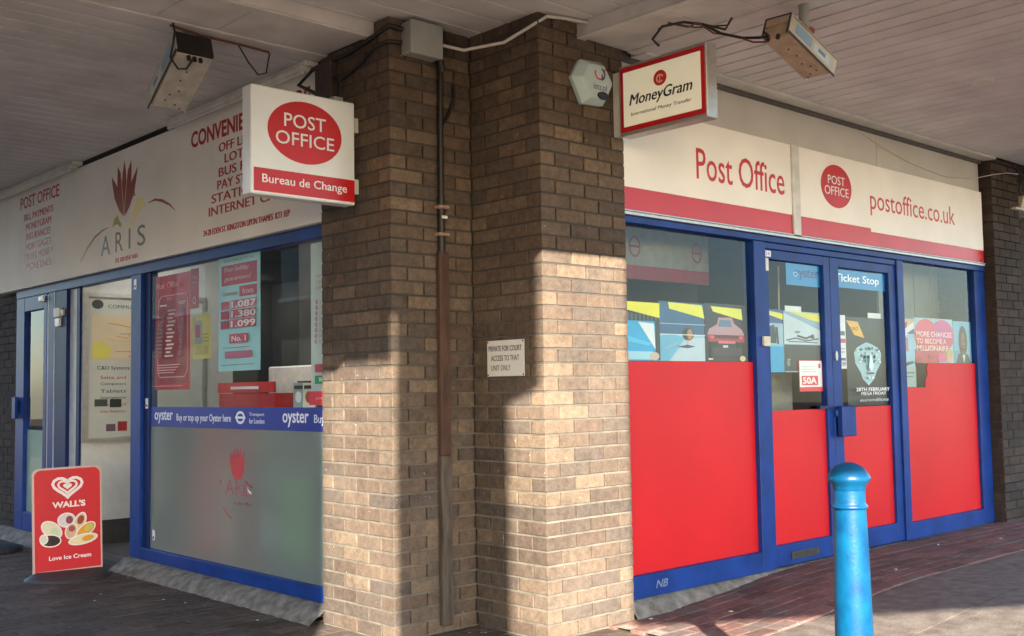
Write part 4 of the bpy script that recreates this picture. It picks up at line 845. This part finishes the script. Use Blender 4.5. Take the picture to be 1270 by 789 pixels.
k_ = MB(); k_.tube([(.06, a-.03, 3.16), (-.02, a-.02, 3.155), (-.03, .65, 3.15), (-.03, .80, 3.08), (-.025, 1.0, 3.04), (-.02, 1.1, 3.1), (-.02, 1.2, 3.16)], .011, M_CABLE, 7)
k_.tube([(.06, a-.04, 3.23), (-.02, a-.03, 3.24), (-.035, .68, 3.20), (-.03, .9, 3.17), (-.03, 1.1, 3.17), (-.03, 1.26, 3.165), (-.04, 1.4, 3.1), (-.03, 1.2, 3.0)], .013, M_CABLE, 7); k_.build('cable', bt)
k_ = MB(); k_.tube([(-.025, .98, 3.05), (-.025, 1.0, 2.95), (-.04, .99, 2.88)], .007, M_CABLE, 6); k_.build('tail', bt)
wc = MB(); wc.tube([(.29, a-.06, 3.19), (.40, .42, 3.16), (.50, .2, 3.17), (.56, .02, 3.24), (.60, -.03, 3.275), (.72, -.05, 3.285), (.86, -.08, 3.285), (1.0, -.10, 3.24)][:7], .009, M_WCABLE, 8)
tag(wc.build('white_cable', origin=(.5, .2, 3.17)), 'white cable sagging from the junction box across the notch to the ceiling step', 'cable')

# ================================================================ CAMERA HOUSINGS
def housing(o, A, B, Cc, la, lb_, lc, lab, left):
    o = Vector(o); A = Vector(A).normalized(); B = Vector(B); B = (B-A*B.dot(A)).normalized(); Cc = Vector(Cc); Cc = (Cc-A*Cc.dot(A)-B*Cc.dot(B)).normalized()
    G = lambda u, v, n: o+A*u+B*v+Cc*n
    t = thing('camera_housing', tuple(o), lab, 'security camera', 'grey box camera housings under the ceiling')
    body = mat('housing_bottom_left' if left else 'housing_bottom_right', (.42, .40, .37) if left else (.40, .32, .24), .5, .15, 18, detail=7)
    sid = mat('housing_side', (.46, .46, .43), .45, .12, 15)
    k = MB(); ch = .18
    prof = [(0, lc*ch), (lb_*ch, 0), (lb_*(1-ch), 0), (lb_, lc*ch), (lb_, lc), (0, lc)]
    V0 = [G(.015, b_, c2) for b_, c2 in prof]; V1 = [G(la*.93, b_, c2) for b_, c2 in prof]
    k.add(V0+V1, [tuple(range(6)), tuple(range(11, 5, -1))]+[(i, (i+1) % 6, 6+(i+1) % 6, 6+i) for i in range(6)], body); k.build('body', t, bevel=.004)
    k = MB(); k.box(G, -.0, la, -.006, -.001, lc*.05, lc*.92, sid); k.box(G, 0, la, -.010, -.0065, lc*.9, lc*1.02, M_BLACK)
    k.box(G, -.0, la, lb_+.001, lb_+.006, lc*.05, lc*.96, sid); k.box(G, .0, la, -.006, lb_+.006, -.008, -.002, sid); k.build('sun_shield', t)
    k = MB(); k.box(G, -.004, .014, -.004 if not left else 0, lb_+.004, -.01, lc*.35 if not left else lc*1.0, M_CABLE if left else body)
    if not left: 
        k.box(G, -.006, -.002, -.004, .006, -.004, lc, M_BLACK); k.box(G, -.006, -.002, lb_-.006, lb_+.004, -.004, lc, M_BLACK); k.box(G, -.006, -.002, -.004, lb_+.004, -.012, -.004, M_BLACK)
    k.build('rear_cap', t)
    k = MB()
    for i in range(3 if left else 2):
        bb = lb_*(.35+.17*i) if left else lb_*(.35+.4*i)
        p0 = G(.03 if left else .0, bb, lc); k.tube([p0, p0+Cc*.022], .011, M_CABLE, 8)
    k.build('cable_gland', t)
    k = MB(); cl = [flat('7d9fc0'), flat('b9c7d2'), flat('5c86a8')]
    k.box(G, la*.12, la*.45, -.0085, -.0065, lc*.2, lc*.7, cl[0]); k.box(G, la*.5, la*.85, -.0085, -.0065, lc*.3, lc*.75, cl[1]); k.box(G, la*.6, la*.75, -.0095, -.0086, lc*.35, lc*.55, cl[2]); k.oval(G, la*.08, lc*.4, .0, .0, 0, 0, cl[0]) if False else None
    k.build('sticker', t)
    k = MB()
    for (u_, v_) in ((.3, .5), (.45, .45), (.62, .55), (.8, .3), (.85, .62), (.7, .35), (.9, .8)): 
        p0 = G(la*u_, lb_*v_, lc); k.tube([p0, p0+Cc*.003], .005, M_CABLE, 8)
    k.build('screws', t)
    return t, G
HR, GR_ = housing((1.2297, -1.1167, 3.1327), (.9363, -.0085, -.3511), (.0216, .9992, .0343), (-.3501, .0409, -.9358), .428, .149, .101, 'box camera housing with stickers on a ceiling pole, right of the MoneyGram sign', False)
k_ = MB(); b0 = GR_(.16, .03, -.02); k_.tube([b0, b0+Vector((0, 0, .05)), Vector((b0.x, b0.y, 3.24))], .026, M_GREYBOX, 12); k_.build('pole', HR)
k_ = MB(); k_.tube([b0+Vector((-.03, .0, .01)), b0+Vector((.05, -.01, .0))], .022, mat('dull_red_clamp', (.22, .06, .05), .5), 10); k_.build('clamp', HR)
HL, GL_ = housing((-.906, 1.1925, 3.1749), (.0834, .8867, -.4548), (.9924, -.1148, -.0438), (-.0909, -.447, -.8899), .479, .187, .117, 'box camera housing hanging near the ceiling above the left fascia', True)
k_ = MB(); b1 = GL_(.14, .1, -.01); k_.tube([b1, Vector((b1.x, b1.y, 3.225))], .022, M_GREYBOX, 10); k_.build('pole', HL)
k_ = MB(); p0 = GL_(.05, .1, .13); k_.tube([GL_(.04, .09, .125), GL_(.09, .07, .15), GL_(.10, .03, .15), GL_(.06, -.02, .12), GL_(0, -.02, .08), GL_(-.03, -.015, .02), Vector((-.93, 1.17, 3.215))], .006, M_CABLE, 6); k_.build('cable', HL)
wr = MB(); wr.tube([(-.93, 1.2, 3.212), (-.75, 1.23, 3.205), (-.5, 1.235, 3.205), (-.33, 1.24, 3.2)], .007, mat('reddish_wire', (.16, .05, .035), .6), 6)
wr.tube([(-.52, 1.235, 3.2), (-.45, 1.25, 3.12), (-.38, 1.27, 3.07), (-.33, 1.27, 3.09), (-.32, 1.25, 3.2)], .0045, M_CABLE, 6)
tag(wr.build('hanging_wire', origin=(-.6, 1.23, 3.2)), 'loose red and black wire along the ceiling edge beside the left camera housing', 'wire')
wr = MB(); wr.tube([(1.0, -.46, 3.09), (.96, -.45, 3.12), (.98, -.50, 3.18), (1.06, -.58, 3.20), (1.12, -.66, 3.18), (1.16, -.74, 3.12), (1.20, -.84, 3.08), (1.22, -.94, 3.06), (1.20, -1.0, 3.05), (1.16, -1.0, 3.06)], .0075, M_CABLE, 7)
wr.tube([(1.12, -.66, 3.18), (1.2, -.74, 3.15), (1.22, -.77, 3.21)], .007, M_CABLE, 6); wr.tube([(1.0, -.52, 3.2), (1.1, -.62, 3.17), (1.2, -.75, 3.17)], .004, M_CABLE, 6); wr.tube([(.97, -.48, 3.17), (1.02, -.53, 3.195), (1.07, -.6, 3.17), (1.10, -.64, 3.19), (1.15, -.70, 3.13), (1.19, -.80, 3.10), (1.21, -.9, 3.045), (1.22, -.97, 3.03), (1.19, -1.01, 3.04)], .005, mat('reddish_wire', (.16, .05, .035), .6), 6)
tag(wr.build('black_cable', origin=(1.15, -.7, 3.15)), 'tangled black cable from the MoneyGram sign top to the right camera housing', 'cable')

# ================================================================ BOLLARD
bo = thing('bollard', (.082, -2.012, 0), 'bright blue cast iron bollard standing on the pavement in front of the red doors', 'bollard')
k_ = MB(); k_.lathe(.082, -2.012, [(.0, -.01), (.098, -.01), (.098, .06), (.088, .08), (.080, .10), (.0695, .12), (.0655, .40), (.0605, .70), (.0555, .865)], M_CYAN, 40); k_.build('shaft', bo)
k_ = MB(); k_.lathe(.082, -2.012, [(.0555, .8655), (.062, .868), (.0625, .876), (.056, .881), (.0548, .888), (.0545, .925), (.0545, .93)], M_CYAN, 40); k_.build('collar', bo)
k_ = MB(); k_.lathe(.082, -2.012, [(.0545, .9305), (.058, .94), (.060, .952), (.0725, .962), (.0745, .968), (.0745, .974), (.071, .982), (.0625, .996), (.048, 1.012), (.028, 1.022), (.01, 1.0265), (.0, 1.027)], M_CYAN, 40); k_.build('cap', bo)

# ================================================================ ICE CREAM A-BOARD
ab = thing('pavement_sign', (-.38, 3.9, 0), 'red Wall\'s ice cream pavement sign on a black rubber base by the doorway', 'pavement sign')
ab['label'] = 'red ice cream pavement sign with a heart logo by the open doorway'
ang = math.atan2(-.07, .507)  # board direction
ux = Vector((math.cos(ang), math.sin(ang), 0)); nx_ = Vector((math.sin(ang), -math.cos(ang), 0)); tilt = Vector((0, 0, 1))
o_ = Vector((-.415, 3.89, .06))
def FA(u, v, n): return o_+ux*(u-.022*v)+Vector((0, 0, 1))*(v+u*.02)+nx_*n
hw, H = .235, .735
def rrect(hw_, v0, v1, r_): return [(-hw_, v0), (hw_, v0)]+arc(hw_-r_, v1-r_, r_, r_, 0, 90, 6)+arc(-hw_+r_, v1-r_, r_, r_, 90, 180, 6)
k_ = MB(); k_.prism(FA, rrect(hw, 0, H, .05), -.012, .012, flat('c9b0a8')); k_.build('rim', ab)
k_ = MB(); k_.prism(FA, rrect(hw-.012, .012, H-.012, .045), .0125, .015, flat('cc1524')); k_.build('board', ab)
k_ = MB(); WT = flat('f0e6e6')
def heart(cu, cv, s, n=24):
    return [(cu+s*1.02*math.sin(t)**3*1.0, cv+s*.8*(.8125*math.cos(t)-.3125*math.cos(2*t)-.125*math.cos(3*t)-.0625*math.cos(4*t))) for t in [2*math.pi*i/n for i in range(n)]]
hl = lambda s, w, z: k_.line(FA, heart(0, .60, s)+heart(0, .60, s)[:1], w, z, z+.0008, WT)
hl(.098, .02, .0152); hl(.062, .015, .0154); k_.prism(FA, heart(0, .60, .03), .0156, .0166, WT)
k_.text(FA, "WALL'S", -.105, .12, .45, .495, .0152, WT, bold=.04); k_.text(FA, 'Love Ice Cream', -.13, .155, .085, .115, .0152, WT, bold=.02); k_.build('lettering', ab)
k_ = MB()
def ice(cu, cv, l, w, rot, c1, c2=None):
    c_, s_2 = math.cos(rot), math.sin(rot); T = lambda pts: [(cu+x_*c_-y_*s_2, cv+x_*s_2+y_*c_) for x_, y_ in pts]
    global _z; _z += .0012
    k_.prism(FA, T(arc(0, 0, l+.008, w+.008, 0, 360, 18)[:-1]), _z, _z+.0004, WT); k_.prism(FA, T(arc(0, 0, l, w, 0, 360, 18)[:-1]), _z+.0004, _z+.0008, flat(c1))
    if c2: k_.prism(FA, T(arc(l*.35, 0, l*.45, w*.65, 0, 360, 12)[:-1]), _z+.0008, _z+.0011, flat(c2))
_z = .0155
ice(-.11, .30, .075, .045, -.7, 'e0d8bc', 'c9d2b0'); ice(-.01, .36, .055, .045, 0, 'dcd0d4', '8c3a52'); ice(.075, .33, .075, .035, 1.15, 'd9c79c', '9a3a2a'); ice(.02, .28, .05, .035, 1.3, 'cfae8a', 'b04a4a')
ice(.12, .28, .07, .035, .6, 'e0a030', 'c9c060'); ice(.10, .215, .095, .03, .15, 'e6d8b0', 'e09a28'); ice(-.12, .225, .065, .038, -.1, '3a1c14', '1f100c'); ice(-.165, .24, .022, .028, 0, 'd8d8c8'); k_.build('ice_cream_picture', ab)
k_ = MB()
ring_ = lambda rx, ry, z: [o_+ux*rx*math.cos(t)+nx_*ry*math.sin(t)+Vector((0, 0, z-.06)) for t in [2*math.pi*i/32 for i in range(32)]]
R3 = [ring_(.29, .23, .0), ring_(.29, .23, .018), ring_(.27, .20, .03), ring_(.23, .09, .062), ring_(.22, .06, .066)]
k_.add([p for r_ in R3 for p in r_], [(i*32+j, i*32+(j+1) % 32, (i+1)*32+(j+1) % 32, (i+1)*32+j) for i in range(4) for j in range(32)]+[tuple(range(128, 160))], M_BLACK, True); k_.build('base', ab)
# partly visible base of another sign at the left edge
k_ = MB(); k_.lathe(-.42, 5.75, [(.0, 0), (.30, 0), (.30, .03), (.27, .05), (.10, .07), (.0, .072)], M_BLACK, 32); k_.wbox(-.72, -.45, 5.74, 5.76, .06, .1, M_BLACK); tag(k_.build('sign_base', origin=(-.42, 5.75, 0)), 'low black rubber sign base cut off by the left edge of the photo', 'sign base')

# litter on the ground
random.seed(9)
lit = MB()
for (x_, y_) in ((.42, .46), (.47, .42), (-.3, 2.6), (-.25, 2.4), (-.22, 2.2), (-.5, 3.1), (-.62, 2.9), (1.7, -.3), (3.2, -.5), (5.0, -.4), (-.1, 3.6), (-.2, 1.6), (4.4, -.2), (.48, .40), (1.3, -.06)):
    z_ = gz(x_)+(.02 if x_ > 1.05 else .004); s_2 = random.uniform(.006, .014); th_ = random.uniform(0, 3)
    P4 = [(x_+s_2*random.uniform(.6, 1.4)*math.cos(th_+k*1.57), y_+s_2*random.uniform(.6, 1.4)*math.sin(th_+k*1.57), z_) for k in range(4)]
    lit.add(P4+[(p_[0], p_[1], p_[2]+.004) for p_ in P4], [(0, 1, 2, 3), (4, 5, 6, 7), (0, 1, 5, 4), (1, 2, 6, 5), (2, 3, 7, 6), (3, 0, 4, 7)], flat('c9c6bc'))
lo = lit.build('litter'); lo['kind'] = 'stuff'; lo['label'] = 'scattered pale litter and cigarette ends on the pavement'

# ================================================================ ACROSS THE STREET (unseen; walls and pier added to cast shade)
SU = Vector((SDX, SDY, 0)).normalized(); SW = Vector((-SDY, SDX, 0)).normalized()   # along / across the sun
if SW.x < 0: SW = -SW
def OB(w, v, uu): return SW*w+SU*uu+Vector((0, 0, v))
def ob_box(mb, w0, w1, z0, z1, u0, u1, m): mb.box(OB, w0, w1, z0, z1, u0, u1, m)
opp = thing('shade_wall', tuple(OB(-4, 0, 6.2)), 'tall added brick wall raised unseen behind the viewer, shading the left shop', 'shade_wall')  # added raised wall, unseen, keeps the sun off the left shop
k_ = MB(); M_OPP = mat('opposite_brick', (.14, .105, .085), .85, .25, 3); M_OPPG = mat('opposite_window', (.05, .06, .07), .1, 0)
ob_box(k_, -9, -.765, 2.5, 6.8, 6.0, 6.25, M_OPP); k_.build('wall', opp)
k_ = MB(); ob_box(k_, -9, -8.4, 0, 2.49, 6.0, 6.6, M_OPP); k_.build('support', opp)
k_ = MB(); ob_box(k_, -9.02, -.75, 6.801, 6.9, 5.97, 6.28, M_BATTEN); k_.build('coping', opp)
op4 = thing('street_building', (-15, 10, 0), 'long brown brick building on the far side of the side street', 'building')
k_ = MB(); k_.wbox(-18, -14, -7, 40, 0, 6.5, M_OPP); k_.build('wall', op4)
for i in range(12):
    for z in (.7, 4.2):
        w_ = MB(); w_.wbox(-13.999, -13.95, -5.5+i*3.6, -3.3+i*3.6, z, z+(2.2 if z < 1 else 1.5), M_OPPG); f_ = w_.build('window', op4)
        s2 = MB(); s2.wbox(-13.998, -13.9, -5.6+i*3.6, -3.2+i*3.6, z-.12, z-.01, M_BATTEN); s2.build('sill', f_)
shade_pier = thing('brick_pier', tuple(OB(.06, 0, 6.2)), 'tall added brick pier unseen behind the viewer, shading the pillar notch', 'brick pier')  # added unseen pier; throws the shadow band over the pillar notch
k_ = MB(); ob_box(k_, -.332, .268, 0, 5.6, 6.0, 6.6, M_OPP); k_.build('shaft', shade_pier); k_ = MB(); ob_box(k_, -.35, .275, 5.601, 5.75, 5.97, 6.63, M_BATTEN); k_.build('cap', shade_pier)
k_ = MB(); k_.prism(lambda w, v, n: OB(w, v, 6.05+n), [(-.346, 4.33), (-.764, 4.58), (-.764, 5.6), (-.346, 5.6)], 0, .1, M_OPP); k_.build('sloped_shade_panel', shade_pier)  # added panel, lower edge sloped to level the pillar's shadow edge
k_ = MB(); ob_box(k_, .269, .422, 4.17, 5.6, 6.05, 6.15, M_OPP); k_.build('side_shade_panel', shade_pier)  # added panel shaped to lower the sunlit top inside the notch
op3 = thing('shade_wall', tuple(OB(5, 0, 6.2)), 'added brick wall raised unseen behind the viewer, shading the right shopfront', 'shade_wall')  # added raised wall, unseen, shades the right shopfront
k_ = MB(); ob_box(k_, .955, 10, 3.03, 8.0, 6.0, 6.25, M_OPP); k_.build('shade_panel', op3); k_ = MB(); ob_box(k_, 9.0, 9.6, 0, 3.09, 6.0, 6.6, M_OPP); k_.build('support', op3)

for o in list(bpy.data.objects):
    if '_o' in o: del o['_o']
